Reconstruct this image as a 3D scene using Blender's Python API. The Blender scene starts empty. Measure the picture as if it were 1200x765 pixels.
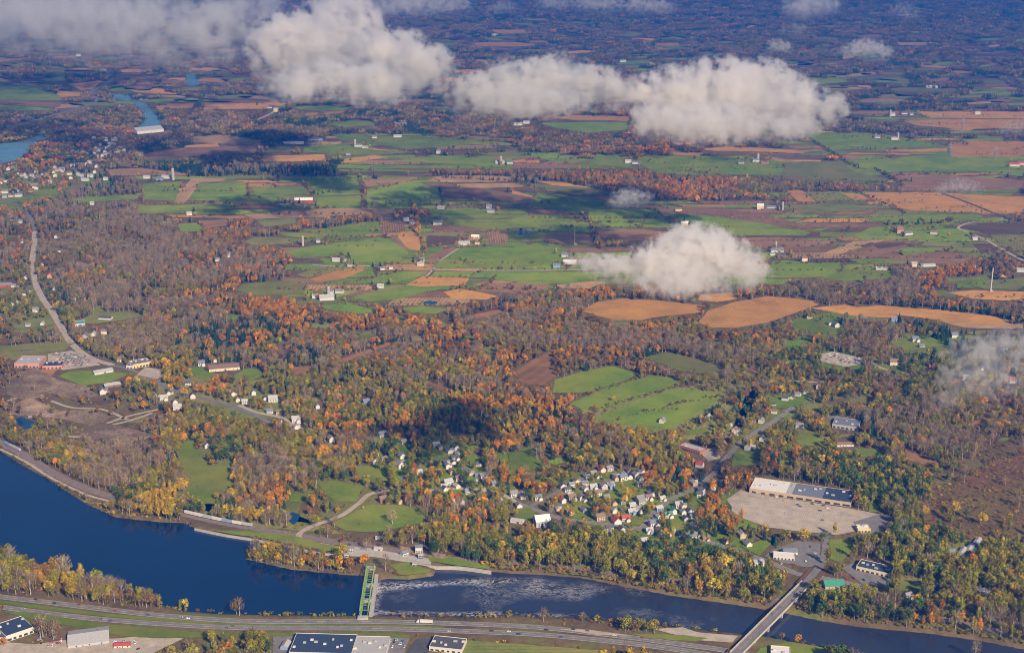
import bpy, bmesh, math, random
import numpy as np
from mathutils import Vector, Matrix

random.seed(7)
RNG = np.random.default_rng(11)
SC = bpy.context.scene
C = SC.collection

# ------------------------------------------------------------ camera, world, sun, exposure
CAM_H, FPX, PITCH = 800.0, 1650.0, math.radians(16.95)
cam = bpy.data.cameras.new('camera')
cam.sensor_width = 36.0
cam.lens = FPX / 1200.0 * 36.0
cam.clip_start, cam.clip_end = 1.0, 80000.0
cam_o = bpy.data.objects.new('camera', cam)
C.objects.link(cam_o)
cam_o.location = (0, 0, CAM_H)
cam_o.rotation_euler = (math.pi / 2 - PITCH, 0, 0)
SC.camera = cam_o

SUN_EL = math.radians(33)
SUN_X, SUN_Y = 0.48, -0.88          # the sun stands to the right and a little behind the camera
w = bpy.data.worlds.new('World')
SC.world = w
w.use_nodes = True
nt = w.node_tree
bg = nt.nodes['Background']
sky = nt.nodes.new('ShaderNodeTexSky')
sky.sky_type = 'NISHITA'
sky.sun_disc = False
sky.sun_elevation = SUN_EL
sky.sun_rotation = math.atan2(SUN_X, SUN_Y)
sky.air_density, sky.dust_density, sky.ozone_density = 1.0, 0.6, 2.0
nt.links.new(sky.outputs[0], bg.inputs[0])
bg.inputs[1].default_value = 0.055

sun = bpy.data.lights.new('sun', 'SUN')
sun.energy, sun.angle, sun.color = 5.0, math.radians(0.5), (1.0, 0.83, 0.60)
sun_o = bpy.data.objects.new('sun', sun)
C.objects.link(sun_o)
sd = Vector((SUN_X, SUN_Y, 0)).normalized() * math.cos(SUN_EL) + Vector((0, 0, math.sin(SUN_EL)))
sun_o.rotation_euler = sd.to_track_quat('Z', 'Y').to_euler()
sun_o.location = sd * 5000

SC.render.engine = 'CYCLES'
SC.view_settings.view_transform = 'Standard'
SC.view_settings.look = 'None'
SC.view_settings.gamma = 1.0
SC.view_settings.use_curve_mapping = False
SC.view_settings.exposure = 1.08
cy = SC.cycles
cy.max_bounces, cy.diffuse_bounces, cy.glossy_bounces = 8, 2, 2
cy.transmission_bounces, cy.transparent_max_bounces, cy.volume_bounces = 2, 8, 7
cy.volume_max_steps = 256
cy.use_denoising = True
cy.filter_width = 0.95

# ------------------------------------------------------------ photo pixel <-> ground
CP, SP = math.cos(PITCH), math.sin(PITCH)


def ray(u, v):
    x, y = (u - 600.0) / FPX, (382.5 - v) / FPX
    return x, CP + y * SP, -SP + y * CP


def G(u, v, z=0.0):
    dx, dy, dz = ray(u, v)
    t = (z - CAM_H) / dz
    return dx * t, dy * t


def project(x, y, z):
    zz = z - CAM_H
    depth = y * CP - zz * SP
    up = y * SP + zz * CP
    return 600.0 + FPX * x / depth, 382.5 - FPX * up / depth, depth


def poly_mask(poly, W=1200, H=765):
    """even-odd fill of a polygon in photo pixels"""
    p = np.asarray(poly, float)
    x0, x1 = max(0, int(p[:, 0].min())), min(W, int(p[:, 0].max()) + 2)
    y0, y1 = max(0, int(p[:, 1].min())), min(H, int(p[:, 1].max()) + 2)
    m = np.zeros((H, W), bool)
    if x1 <= x0 or y1 <= y0:
        return m
    X, Y = np.meshgrid(np.arange(x0, x1) + .5, np.arange(y0, y1) + .5)
    ins = np.zeros(X.shape, bool)
    n = len(p)
    for i in range(n):
        xa, ya = p[i]
        xb, yb = p[(i + 1) % n]
        if ya == yb:
            continue
        c = ((ya > Y) != (yb > Y)) & (X < (xb - xa) * (Y - ya) / (yb - ya) + xa)
        ins ^= c
    m[y0:y1, x0:x1] = ins
    return m


CLEAR = np.zeros((765, 1200), np.float32)     # where no tree stands or shows


def clear_poly(p, k=1.0):
    m = poly_mask(p)
    CLEAR[m] = np.maximum(CLEAR[m], k)


def clear_line(pts, hw, k=1.0):
    for (a, b), (c, d) in zip(pts, pts[1:]):
        n = max(2, int(math.hypot(c - a, d - b)))
        for i in range(n + 1):
            u, v = a + (c - a) * i / n, b + (d - b) * i / n
            i0, i1 = max(0, int(v - hw)), min(765, int(v + hw) + 1)
            j0, j1 = max(0, int(u - hw)), min(1200, int(u + hw) + 1)
            if i1 > i0 and j1 > j0:
                CLEAR[i0:i1, j0:j1] = np.maximum(CLEAR[i0:i1, j0:j1], k)


# ------------------------------------------------------------ materials
def mat_new(name):
    m = bpy.data.materials.new(name)
    m.use_nodes = True
    t = m.node_tree
    for n in list(t.nodes):
        t.nodes.remove(n)
    out = t.nodes.new('ShaderNodeOutputMaterial')
    return m, t, out


def N(t, typ, **kw):
    n = t.nodes.new(typ)
    for k, v in kw.items():
        setattr(n, k, v)
    return n


def noise(t, vec, scale, detail=4, rough=.55):
    n = N(t, 'ShaderNodeTexNoise')
    n.inputs['Scale'].default_value = scale
    n.inputs['Detail'].default_value = detail
    n.inputs['Roughness'].default_value = rough
    t.links.new(vec, n.inputs['Vector'])
    return n.outputs['Fac']


def ramp(t, fac, stops):
    r = N(t, 'ShaderNodeValToRGB')
    e = r.color_ramp.elements
    while len(e) < len(stops):
        e.new(.5)
    for k, (p, c) in zip(e, stops):
        k.position = p
        k.color = (*c, 1) if len(c) == 3 else c
    t.links.new(fac, r.inputs[0])
    return r.outputs[0]


def mix(t, fac, a, b, mode='MIX'):
    m = N(t, 'ShaderNodeMix', data_type='RGBA', blend_type=mode)
    for s, v in ((m.inputs[0], fac), (m.inputs[6], a), (m.inputs[7], b)):
        if isinstance(v, (int, float)):
            s.default_value = v
        elif isinstance(v, tuple):
            s.default_value = (*v, 1)
        else:
            t.links.new(v, s)
    return m.outputs[2]


def math_n(t, op, a, b=None, clamp=False):
    m = N(t, 'ShaderNodeMath', operation=op, use_clamp=clamp)
    for s, v in ((m.inputs[0], a), (m.inputs[1], b)):
        if v is None:
            continue
        if isinstance(v, (int, float)):
            s.default_value = v
        else:
            t.links.new(v, s)
    return m.outputs[0]


def bsdf(t, out, col, rough=.9, spec=.2, bump=None):
    b = N(t, 'ShaderNodeBsdfPrincipled')
    b.inputs['Roughness'].default_value = rough
    b.inputs['Specular IOR Level'].default_value = spec
    if isinstance(col, tuple):
        b.inputs['Base Color'].default_value = (*col, 1)
    else:
        t.links.new(col, b.inputs['Base Color'])
    if bump is not None:
        t.links.new(bump, b.inputs['Normal'])
    t.links.new(b.outputs[0], out.inputs[0])
    return b


def position(t):
    return N(t, 'ShaderNodeNewGeometry').outputs['Position']


MATS = {}


def plain(name, col, rough=.8, spec=.25, var=.25, scale=.25):
    """a painted, rendered or metal surface: base colour broken up by soft weathering"""
    if name in MATS:
        return MATS[name]
    m, t, out = mat_new(name)
    p = position(t)
    f = noise(t, p, scale, 5, .6)
    f2 = noise(t, p, scale * 6, 3, .6)
    k = math_n(t, 'ADD', math_n(t, 'MULTIPLY', f, .7), math_n(t, 'MULTIPLY', f2, .3))
    lo = tuple(c * (1 - var) for c in col)
    hi = tuple(min(.9, c * (1 + var * .7)) for c in col)
    bsdf(t, out, ramp(t, k, [(.3, lo), (.7, hi)]), rough, spec)
    MATS[name] = m
    return m


def field_mat(name, lo, hi, patch, stripe=.25, width=7.0, furrow=None):
    """mown, stubble or ploughed field: broad soil patches, machine rows, fine mottling"""
    m, t, out = mat_new(name)
    p = position(t)
    oi = N(t, 'ShaderNodeObjectInfo')
    rot = N(t, 'ShaderNodeVectorRotate', rotation_type='Z_AXIS')
    t.links.new(p, rot.inputs['Vector'])
    ang = N(t, 'ShaderNodeAttribute', attribute_type='OBJECT', attribute_name='rows')
    t.links.new(ang.outputs['Fac'], rot.inputs['Angle'])
    wv = N(t, 'ShaderNodeTexWave', wave_type='BANDS', bands_direction='X')
    wv.inputs['Scale'].default_value = 6.283 / 20 / width
    wv.inputs['Distortion'].default_value = 1.2
    wv.inputs['Detail'].default_value = 2
    wv.inputs['Detail Scale'].default_value = .6
    t.links.new(rot.outputs[0], wv.inputs['Vector'])
    # rows stretched along the furrow direction
    mp = N(t, 'ShaderNodeMapping')
    mp.inputs['Scale'].default_value = (.05, .006, 1)
    t.links.new(rot.outputs[0], mp.inputs['Vector'])
    streak = noise(t, mp.outputs[0], 1.0, 4, .6)
    big = noise(t, p, .006, 4, .6)
    mid = noise(t, p, .03, 5, .65)
    fine = noise(t, p, .25, 4, .7)
    k = math_n(t, 'ADD', math_n(t, 'MULTIPLY', mid, .5), math_n(t, 'MULTIPLY', fine, .5))
    col = ramp(t, k, [(.40, lo), (.60, hi)])
    col = mix(t, ramp(t, big, [(.40, (0, 0, 0)), (.64, (.9, .9, .9))]), col, patch)
    wet = noise(t, p, .013, 5, .7)
    col = mix(t, .6, col, ramp(t, wet, [(.34, (.55, .60, .58)), (.5, (1, 1, 1)), (.68, (1.35, 1.28, 1.1))]), 'MULTIPLY')
    s = math_n(t, 'ADD', math_n(t, 'MULTIPLY', wv.outputs['Fac'], .35), math_n(t, 'MULTIPLY', streak, .65))
    col = mix(t, stripe, col, ramp(t, s, [(.3, tuple(c * .55 for c in lo)), (.7, tuple(min(.8, c * 1.3) for c in hi))]))
    hsv = N(t, 'ShaderNodeHueSaturation')
    hsv.inputs['Hue'].default_value = .5
    t.links.new(math_n(t, 'ADD', math_n(t, 'MULTIPLY', oi.outputs['Random'], .36), .80), hsv.inputs['Value'])
    hsv.inputs['Saturation'].default_value = 1.08
    t.links.new(col, hsv.inputs['Color'])
    bsdf(t, out, hsv.outputs[0], .95, .1)
    MATS[name] = m
    return m


# one capital letter for each kind of field below
field_mat('grass_field', (.108, .170, .022), (.170, .235, .034), (.225, .24, .038), .22)
field_mat('olive_field', (.120, .140, .034), (.180, .185, .052), (.21, .17, .062), .2)
field_mat('stubble_field', (.36, .185, .060), (.49, .275, .100), (.38, .20, .075), .24, 5)
field_mat('ploughed_field', (.160, .090, .050), (.245, .145, .082), (.26, .170, .090), .45, 6)
field_mat('pale_field', (.30, .185, .088), (.39, .255, .130), (.24, .155, .075), .4, 8)
field_mat('dark_field', (.082, .052, .036), (.120, .080, .054), (.15, .10, .062), .4, 6)
field_mat('scrub_field', (.105, .056, .036), (.155, .088, .052), (.11, .09, .036), .0, 20)
field_mat('rough_field', (.24, .125, .062), (.33, .180, .090), (.17, .10, .055), .15, 20)
field_mat('lawn', (.090, .145, .020), (.150, .200, .032), (.19, .185, .042), .1, 4)
field_mat('bare_soil', (.135, .088, .056), (.36, .265, .20), (.11, .085, .045), .0, 14)

MATS['asphalt'] = plain('asphalt', (.17, .155, .15), .9, .2, .3, .12)
plain('new_asphalt', (.075, .072, .075), .9, .2, .3, .12)
plain('lot_asphalt', (.37, .305, .24), .9, .2, .32, .07)
plain('concrete', (.36, .33, .29), .9, .2, .25, .2)
plain('gravel_road', (.38, .31, .24), .95, .1, .3, .15)
plain('ballast', (.20, .155, .135), .95, .1, .35, .15)
plain('rail_steel', (.26, .21, .19), .5, .4, .3, .3)
plain('road_paint', (.62, .60, .55), .7, .2, .15, 1)
plain('yellow_paint', (.55, .40, .10), .7, .2, .15, 1)


def water_mat(name, col, rough, foam):
    m, t, out = mat_new(name)
    p = position(t)
    b1 = noise(t, p, .35, 4, .6)
    b2 = noise(t, p, .05, 3, .5)
    h = math_n(t, 'ADD', b1, math_n(t, 'MULTIPLY', b2, .8))
    bp = N(t, 'ShaderNodeBump')
    bp.inputs['Strength'].default_value = .25 if foam else .10
    bp.inputs['Distance'].default_value = .6
    t.links.new(h, bp.inputs['Height'])
    tone = ramp(t, noise(t, p, .006, 3, .5), [(.35, tuple(c * .8 for c in col)), (.7, tuple(c * 1.2 for c in col))])
    if foam:
        # broken water: stretched along the flow, thickest below the dam and over the shelves
        mp = N(t, 'ShaderNodeMapping')
        mp.inputs['Scale'].default_value = (.050, .115, 1)
        mp.inputs['Rotation'].default_value = (0, 0, math.radians(12))
        t.links.new(p, mp.inputs['Vector'])
        wn = N(t, 'ShaderNodeTexNoise')
        wn.inputs['Scale'].default_value = 1.0
        wn.inputs['Detail'].default_value = 7
        wn.inputs['Roughness'].default_value = .68
        wn.inputs['Distortion'].default_value = 2.2
        t.links.new(mp.outputs[0], wn.inputs['Vector'])
        ridge = math_n(t, 'SUBTRACT', 1.0, math_n(t, 'MULTIPLY', math_n(t, 'ABSOLUTE', math_n(t, 'SUBTRACT', wn.outputs['Fac'], .5)), 24.0), True)
        at = N(t, 'ShaderNodeAttribute', attribute_name='foam')
        patch = noise(t, p, .014, 3, .5)
        gate = math_n(t, 'SUBTRACT', math_n(t, 'ADD', math_n(t, 'MULTIPLY', patch, .9), at.outputs['Fac']), .49, True)
        fine = noise(t, p, .5, 4, .7)
        f = math_n(t, 'MULTIPLY', math_n(t, 'MULTIPLY', ridge, gate), math_n(t, 'ADD', fine, .55))
        f = math_n(t, 'MULTIPLY', f, 2.6, True)
        tone = mix(t, f, tone, (.60, .57, .54))
    b = bsdf(t, out, tone, rough, .5, bp.outputs[0])
    t.links.new(ramp(t, noise(t, p, .009, 4, .6), [(.42, (rough * .6,) * 3), (.62, (rough * 2.4,) * 3)]), b.inputs['Roughness'])
    MATS[name] = m
    return m


water_mat('river_water', (.0008, .015, .054), .09, False)
water_mat('rapids_water', (.020, .026, .050), .22, True)
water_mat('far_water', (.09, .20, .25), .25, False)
water_mat('pond_water', (.004, .040, .090), .12, False)


# the woodland floor: leaf litter, dead grass and moss
m, t, out = mat_new('ground')
p = position(t)
big = noise(t, p, .0016, 4, .6)
mid = noise(t, p, .012, 5, .65)
fin = noise(t, p, .11, 5, .7)
a = ramp(t, mid, [(.35, (.100, .066, .032)), (.50, (.150, .105, .046)), (.62, (.120, .130, .032))])
b_ = ramp(t, mid, [(.35, (.080, .060, .036)), (.6, (.140, .098, .050))])
col = mix(t, ramp(t, big, [(.4, (0, 0, 0)), (.6, (1, 1, 1))]), a, b_)
col = mix(t, .55, col, ramp(t, fin, [(.3, (.45, .45, .45)), (.7, (1.5, 1.45, 1.4))]), 'MULTIPLY')
bsdf(t, out, col, .98, .05)
MATS['ground'] = m


def leaf_mat(name, col=None):
    """col None: the colour comes with each tree of the woodland, else from the material with a spread by object"""
    m, t, out = mat_new(name)
    if col is None:
        base = N(t, 'ShaderNodeAttribute', attribute_type='INSTANCER', attribute_name='tint').outputs['Color']
    else:
        oi = N(t, 'ShaderNodeObjectInfo')
        hsv = N(t, 'ShaderNodeHueSaturation')
        t.links.new(math_n(t, 'ADD', math_n(t, 'MULTIPLY', oi.outputs['Random'], .05), .475), hsv.inputs['Hue'])
        t.links.new(math_n(t, 'ADD', math_n(t, 'MULTIPLY', oi.outputs['Random'], .5), .75), hsv.inputs['Value'])
        hsv.inputs['Color'].default_value = (*col, 1)
        base = hsv.outputs[0]
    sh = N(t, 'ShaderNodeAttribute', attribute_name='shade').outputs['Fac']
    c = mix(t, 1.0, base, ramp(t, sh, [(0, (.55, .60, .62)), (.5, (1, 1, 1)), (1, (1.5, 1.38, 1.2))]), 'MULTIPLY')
    d = N(t, 'ShaderNodeBsdfDiffuse')
    tr = N(t, 'ShaderNodeBsdfTranslucent')
    t.links.new(c, d.inputs[0])
    t.links.new(c, tr.inputs[0])
    ms = N(t, 'ShaderNodeMixShader')
    ms.inputs[0].default_value = .16
    t.links.new(d.outputs[0], ms.inputs[1])
    t.links.new(tr.outputs[0], ms.inputs[2])
    t.links.new(ms.outputs[0], out.inputs[0])
    MATS[name] = m
    return m


TINT = {
    'bare': (.250, .178, .084), 'rust': (.220, .138, .036), 'orange': (.47, .210, .016), 'yellow': (.40, .27, .020),
    'olive': (.225, .200, .020), 'green': (.075, .115, .024), 'ever': (.026, .056, .030), 'shrub': (.165, .098, .038), 'red': (.36, .055, .025)}
leaf_mat('woodland_leaf')
for k_, c_ in TINT.items():
    leaf_mat('leaf_' + k_, c_)
plain('bark', (.21, .175, .155), .95, .1, .3, .8)
plain('pale_bark', (.33, .285, .255), .95, .1, .3, .8)


# ------------------------------------------------------------ mesh helpers
class MB:
    def __init__(self):
        self.v, self.f, self.m = [], [], []

    def face(self, pts, mi=0):
        i = len(self.v)
        self.v += [tuple(q) for q in pts]
        self.f.append(tuple(range(i, i + len(pts))))
        self.m.append(mi)

    def box(self, x0, x1, y0, y1, z0, z1, mi=0, top=None, bottom=True):
        a = [(x0, y0, z0), (x1, y0, z0), (x1, y1, z0), (x0, y1, z0), (x0, y0, z1), (x1, y0, z1), (x1, y1, z1), (x0, y1, z1)]
        i = len(self.v)
        self.v += a
        fs = [(0, 1, 5, 4), (1, 2, 6, 5), (2, 3, 7, 6), (3, 0, 4, 7), (4, 5, 6, 7)]
        if bottom:
            fs.append((3, 2, 1, 0))
        for k, q in enumerate(fs):
            self.f.append(tuple(i + j for j in q))
            self.m.append(top if (top is not None and k == 4) else mi)

    def tube(self, a, b, ra, rb, n=6, mi=0, cap=False):
        a, b = Vector(a), Vector(b)
        d = (b - a)
        if d.length < 1e-6:
            return
        q = d.normalized().to_track_quat('Z', 'Y')
        i = len(self.v)
        for c, r in ((a, ra), (b, rb)):
            for k in range(n):
                an = 2 * math.pi * k / n
                self.v.append(tuple(c + q @ Vector((r * math.cos(an), r * math.sin(an), 0))))
        for k in range(n):
            self.f.append((i + k, i + (k + 1) % n, i + n + (k + 1) % n, i + n + k))
            self.m.append(mi)
        if cap:
            self.f.append(tuple(i + n + k for k in range(n)))
            self.m.append(mi)
            self.f.append(tuple(i + n - 1 - k for k in range(n)))
            self.m.append(mi)

    def mesh(self, name, mats, shade=None):
        me = bpy.data.meshes.new(name)
        me.from_pydata(self.v, [], self.f)
        for q in (mats if isinstance(mats, (list, tuple)) else [mats]):
            me.materials.append(q)
        me.polygons.foreach_set('material_index', self.m)
        if shade is not None:
            at = me.attributes.new('shade', 'FLOAT', 'FACE')
            at.data.foreach_set('value', np.asarray(shade, np.float32))
        me.update()
        return me

    def build(self, name, mats, parent=None, loc=(0, 0, 0), rz=0.0, shade=None):
        o = bpy.data.objects.new(name, self.mesh(name, mats, shade))
        C.objects.link(o)
        o.location = loc
        o.rotation_euler = (0, 0, rz)
        if parent:
            o.parent = parent
        return o


THINGS = []


def thing(name, label, cat, loc=(0, 0, 0), rz=0.0, group=None, uv=None, share=False, obj=None):
    o = obj
    if o is None:
        o = bpy.data.objects.new(name, None)
        o.empty_display_size = 2
        C.objects.link(o)
        o.location = loc
        o.rotation_euler = (0, 0, rz)
    o['category'] = cat
    o['label'] = label
    if group:
        o['group'] = group
    THINGS.append((o, label, uv, share, group))
    return o


def struct(o, kind='structure'):
    o['kind'] = kind
    return o


ORD = ['', 'second', 'third', 'fourth', 'fifth', 'sixth', 'seventh', 'eighth', 'ninth', 'tenth', 'eleventh', 'twelfth']
NUM = ['zero', 'one', 'two', 'three', 'four', 'five', 'six', 'seven', 'eight', 'nine', 'ten', 'eleven', 'twelve']


def settle_labels():
    """look-alikes that share a wording are told apart by their place from left to right; crowds that nothing tells apart keep one label"""
    by = {}
    for th in THINGS:
        by.setdefault(th[1], []).append(th)
    for lab, l in by.items():
        n = len(l)
        if n == 1:
            continue
        if l[0][3] or n > 12:
            for o, _, _, _, g in l:
                o['group'] = g or (lab[:50] + 's')
            continue
        l.sort(key=lambda q: q[2][0] if q[2] else q[0].location.x)
        for i, (o, _, _, _, g) in enumerate(l):
            if i == 0:
                s = 'leftmost'
            elif i == n - 1:
                s = 'rightmost'
            else:
                s = ORD[i] + ' from left'
            o['label'] = lab + ', ' + s
            o['group'] = g or (lab[:50] + 's')


def sheet(name, poly_px, mat, z, jitter=.35, step=7.0, zmap=0.0):
    """a flat piece of ground traced in the photo, laid out on the land"""
    pts = []
    n = len(poly_px)
    for i in range(n):
        (a, b), (c, d) = poly_px[i], poly_px[(i + 1) % n]
        k = max(1, int(math.hypot(c - a, d - b) / step))
        for j in range(k):
            s = j / k
            jj = jitter if j else 0
            pts.append(G(a + (c - a) * s + random.uniform(-jj, jj), b + (d - b) * s + random.uniform(-jj, jj) * .6, zmap))
    cx = sum(q[0] for q in pts) / len(pts)
    cyy = sum(q[1] for q in pts) / len(pts)
    me = bpy.data.meshes.new(name)
    me.from_pydata([(x - cx, y - cyy, 0) for x, y in pts], [], [tuple(range(len(pts)))])
    if me.polygons[0].normal.z < 0:
        me.flip_normals()
    me.materials.append(mat)
    o = bpy.data.objects.new(name, me)
    C.objects.link(o)
    o.location = (cx, cyy, z)
    return struct(o)


def smooth_line(pts, step=6.0):
    """Catmull-Rom through points on the land"""
    P = [np.array(q, float) for q in pts]
    P = [2 * P[0] - P[1]] + P + [2 * P[-1] - P[-2]]
    out = []
    for i in range(1, len(P) - 2):
        a, b, c, d = P[i - 1:i + 3]
        n = max(2, int(np.linalg.norm(c - b) / step))
        for j in range(n):
            s = j / n
            out.append(.5 * (2 * b + (c - a) * s + (2 * a - 5 * b + 4 * c - d) * s * s + (3 * b - a - 3 * c + d) * s ** 3))
    out.append(P[-2])
    return out


def strip_mb(mb, line, off0, off1, z, mi=0, dash=None):
    L = []
    for i, q in enumerate(line):
        a, b = line[max(0, i - 1)], line[min(len(line) - 1, i + 1)]
        d = (b - a) / (np.linalg.norm(b - a) + 1e-9)
        nrm = np.array((-d[1], d[0]))
        L.append((q + nrm * off0, q + nrm * off1))
    for i in range(len(L) - 1):
        if dash and (i // dash) % 2:
            continue
        (a, b), (c, d) = L[i], L[i + 1]
        mb.face([(b[0], b[1], z), (a[0], a[1], z), (c[0], c[1], z), (d[0], d[1], z)], mi)


def road(name, pts_px, width, mat, z=.35, clear=1.5, paint=False, step=6.0):
    line = smooth_line([G(*q) for q in pts_px], step)
    mb = MB()
    strip_mb(mb, line, -width / 2, width / 2, z, 0)
    mats = [mat]
    if paint:
        mats += [MATS['yellow_paint'], MATS['road_paint']]
        strip_mb(mb, line, -.14, .14, z + .02, 1)
        strip_mb(mb, line, -width / 2 + .5, -width / 2 + .75, z + .02, 2)
        strip_mb(mb, line, width / 2 - .75, width / 2 - .5, z + .02, 2)
    o = mb.build(name, mats)
    clear_line(pts_px, clear)
    return struct(o), line

# ------------------------------------------------------------ the land and the river
UP_RIVER = [(-140, 480), (-40, 512), (0, 529), (25, 545), (55, 561), (100, 590), (135, 606), (180, 611), (215, 613), (232, 621), (262, 626), (300, 632),
            (345, 642), (372, 647), (404, 651), (409, 656), (340, 652), (300, 645), (287, 648), (288, 655), (340, 667), (400, 673), (437, 675),
            (440, 700), (431, 721), (380, 721), (300, 720), (260, 719), (218, 716), (180, 706), (120, 690), (60, 673), (0, 657), (-60, 640), (-140, 620)]
DOWN_RIVER = [(440, 681), (452, 677), (480, 678), (507, 674), (509, 668), (504, 663), (540, 664), (576, 669), (600, 671), (640, 673), (680, 676), (735, 687), (787, 697),
              (850, 706), (890, 712), (927, 719), (965, 727), (1010, 734), (1087, 741), (1150, 750), (1200, 760), (1280, 772), (1280, 800), (1080, 800), (1015, 770), (975, 761), (900, 747),
              (862, 743), (825, 739), (790, 736), (755, 731), (700, 725), (640, 723), (600, 721), (545, 723), (433, 722)]
Z_UP, Z_DOWN = -2.0, -3.6


def world_poly(px, z):
    return np.array([G(u, v, z) for u, v in px])


def signed_dist(X, Y, P):
    d2 = np.full(X.shape, 1e18)
    ins = np.zeros(X.shape, bool)
    n = len(P)
    for i in range(n):
        ax, ay = P[i]
        bx, by = P[(i + 1) % n]
        ex, ey = bx - ax, by - ay
        s = np.clip(((X - ax) * ex + (Y - ay) * ey) / (ex * ex + ey * ey + 1e-9), 0, 1)
        d2 = np.minimum(d2, (X - ax - s * ex) ** 2 + (Y - ay - s * ey) ** 2)
        if ay != by:
            ins ^= ((ay > Y) != (by > Y)) & (X < (bx - ax) * (Y - ay) / (by - ay) + ax)
    d = np.sqrt(d2)
    return np.where(ins, -d, d)


WP_UP, WP_DOWN = world_poly(UP_RIVER, Z_UP), world_poly(DOWN_RIVER, Z_DOWN)


def make_ground():
    xs = list(np.arange(-960, 961, 7.0))
    s, x = 14.0, 960.0
    ext = []
    while x < 42000:
        x += s
        s *= 1.35
        ext.append(x)
    xs = [-e for e in reversed(ext)] + xs + ext
    ys = [-9000, -3000, -800, 200, 700, 1000, 1120]
    ys += list(np.arange(1180, 2180, 7.0))
    s, y = 12.0, ys[-1]
    while y < 46000:
        y += s
        s *= 1.25
        ys.append(y)
    X, Y = np.meshgrid(np.array(xs, float), np.array(ys, float))
    du, dd = signed_dist(X, Y, WP_UP), signed_dist(X, Y, WP_DOWN)

    def bank(d, deep):
        k = np.clip((5.0 - d) / 13.0, 0, 1)
        return -deep * k * k * (3 - 2 * k)
    Z = np.minimum(bank(du, 6.0), bank(dd, 7.5))
    nx, ny = X.shape[1], X.shape[0]
    co = np.stack([X, Y, Z], -1).reshape(-1, 3)
    idx = np.arange(nx * ny).reshape(ny, nx)
    q = np.stack([idx[:-1, :-1], idx[:-1, 1:], idx[1:, 1:], idx[1:, :-1]], -1).reshape(-1, 4)
    me = bpy.data.meshes.new('ground')
    me.vertices.add(len(co))
    me.vertices.foreach_set('co', co.ravel())
    me.loops.add(q.size)
    me.loops.foreach_set('vertex_index', q.ravel())
    me.polygons.add(len(q))
    me.polygons.foreach_set('loop_start', np.arange(0, q.size, 4))
    me.polygons.foreach_set('loop_total', np.full(len(q), 4))
    me.update(calc_edges=True)
    me.polygons.foreach_set('use_smooth', np.ones(len(q), bool))
    me.materials.append(MATS['ground'])
    o = bpy.data.objects.new('ground', me)
    C.objects.link(o)
    struct(o)


make_ground()


def water_sheet(name, P, mat, z, foam=None):
    """water between the banks: a grid so that foam can vary from place to place"""
    x0, y0 = P.min(0) - 25
    x1, y1 = P.max(0) + 25
    xs, ys = np.linspace(x0, x1, 180), np.linspace(y0, y1, 80)
    X, Y = np.meshgrid(xs, ys)
    keep = signed_dist(X, Y, P) < 26
    if not foam:
        # the dam holds this water back
        keep &= ((X - DAM_N[0]) * (DAM_S[1] - DAM_N[1]) - (Y - DAM_N[1]) * (DAM_S[0] - DAM_N[0])) > -1
    vid, vs, fs, fo = {}, [], [], []

    def vtx(j, i):
        if (j, i) not in vid:
            vid[(j, i)] = len(vs)
            vs.append((xs[i], ys[j], 0))
            fo.append(foam(xs[i], ys[j]) if foam else 0)
        return vid[(j, i)]
    for j in range(len(ys) - 1):
        for i in range(len(xs) - 1):
            if (keep[j, i] or keep[j + 1, i] or keep[j, i + 1] or keep[j + 1, i + 1]) if foam else (keep[j, i] and keep[j + 1, i] and keep[j, i + 1] and keep[j + 1, i + 1]):
                fs.append((vtx(j, i), vtx(j, i + 1), vtx(j + 1, i + 1), vtx(j + 1, i)))
    me = bpy.data.meshes.new(name)
    me.from_pydata(vs, [], fs)
    me.materials.append(mat)
    if foam:
        at = me.attributes.new('foam', 'FLOAT', 'POINT')
        at.data.foreach_set('value', np.array(fo, np.float32))
    o = bpy.data.objects.new(name, me)
    C.objects.link(o)
    o.location.z = z
    struct(o)


DAM_N, DAM_S = np.array(G(441, 668)), np.array(G(432, 720))
# upstream water ends at the dam line, downstream water starts there
up = WP_UP.copy()
water_sheet('river_water', up, MATS['river_water'], Z_UP)


def foam_at(x, y):
    u, v, _ = project(x, y, Z_DOWN)
    f = -.04
    c = 688 - 8 * min(1, max(0, (u - 441) / 130.0))                     # the jet from the open gates
    if u < 640:
        f += .50 * math.exp(-((v - c) / (3.2 + max(0, 475 - u) * .12)) ** 2) * (1 if u < 520 else max(0, 1 - (u - 520) / 130.0))
    f += .46 * math.exp(-((v - 717.5 - (u - 440) * .018) / 2.8) ** 2) * max(0, 1 - max(0, u - 560) / 160.0)
    f += .20 * math.exp(-((u - 660) / 120) ** 2 - ((v - 690) / 13) ** 2)
    f += .10 * math.exp(-((u - 700) / 80) ** 2 - ((v - 716) / 8) ** 2)
    f += .35 * max(0, 1 - max(0, u - 436) / 14.0)
    return f - max(0, min(.2, (u - 800) / 700.0))


water_sheet('rapids_water', WP_DOWN, MATS['rapids_water'], Z_DOWN, foam_at)
# the water that the trees on the near banks leave in view
clear_poly([(0, 533), (25, 548), (55, 564), (100, 593), (135, 609), (180, 614), (215, 616), (232, 624), (262, 629), (300, 636), (290, 642), (286, 650), (300, 662), (340, 668), (400, 674), (437, 676),
            (440, 700), (431, 718), (330, 716), (306, 712), (290, 703), (270, 702), (258, 708), (245, 702), (228, 704), (216, 706), (205, 696), (180, 684), (140, 672), (110, 659), (60, 650), (30, 640), (0, 621)])
clear_poly([(a, b + (1.5 if b < 715 else -5)) for a, b in DOWN_RIVER])

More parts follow.
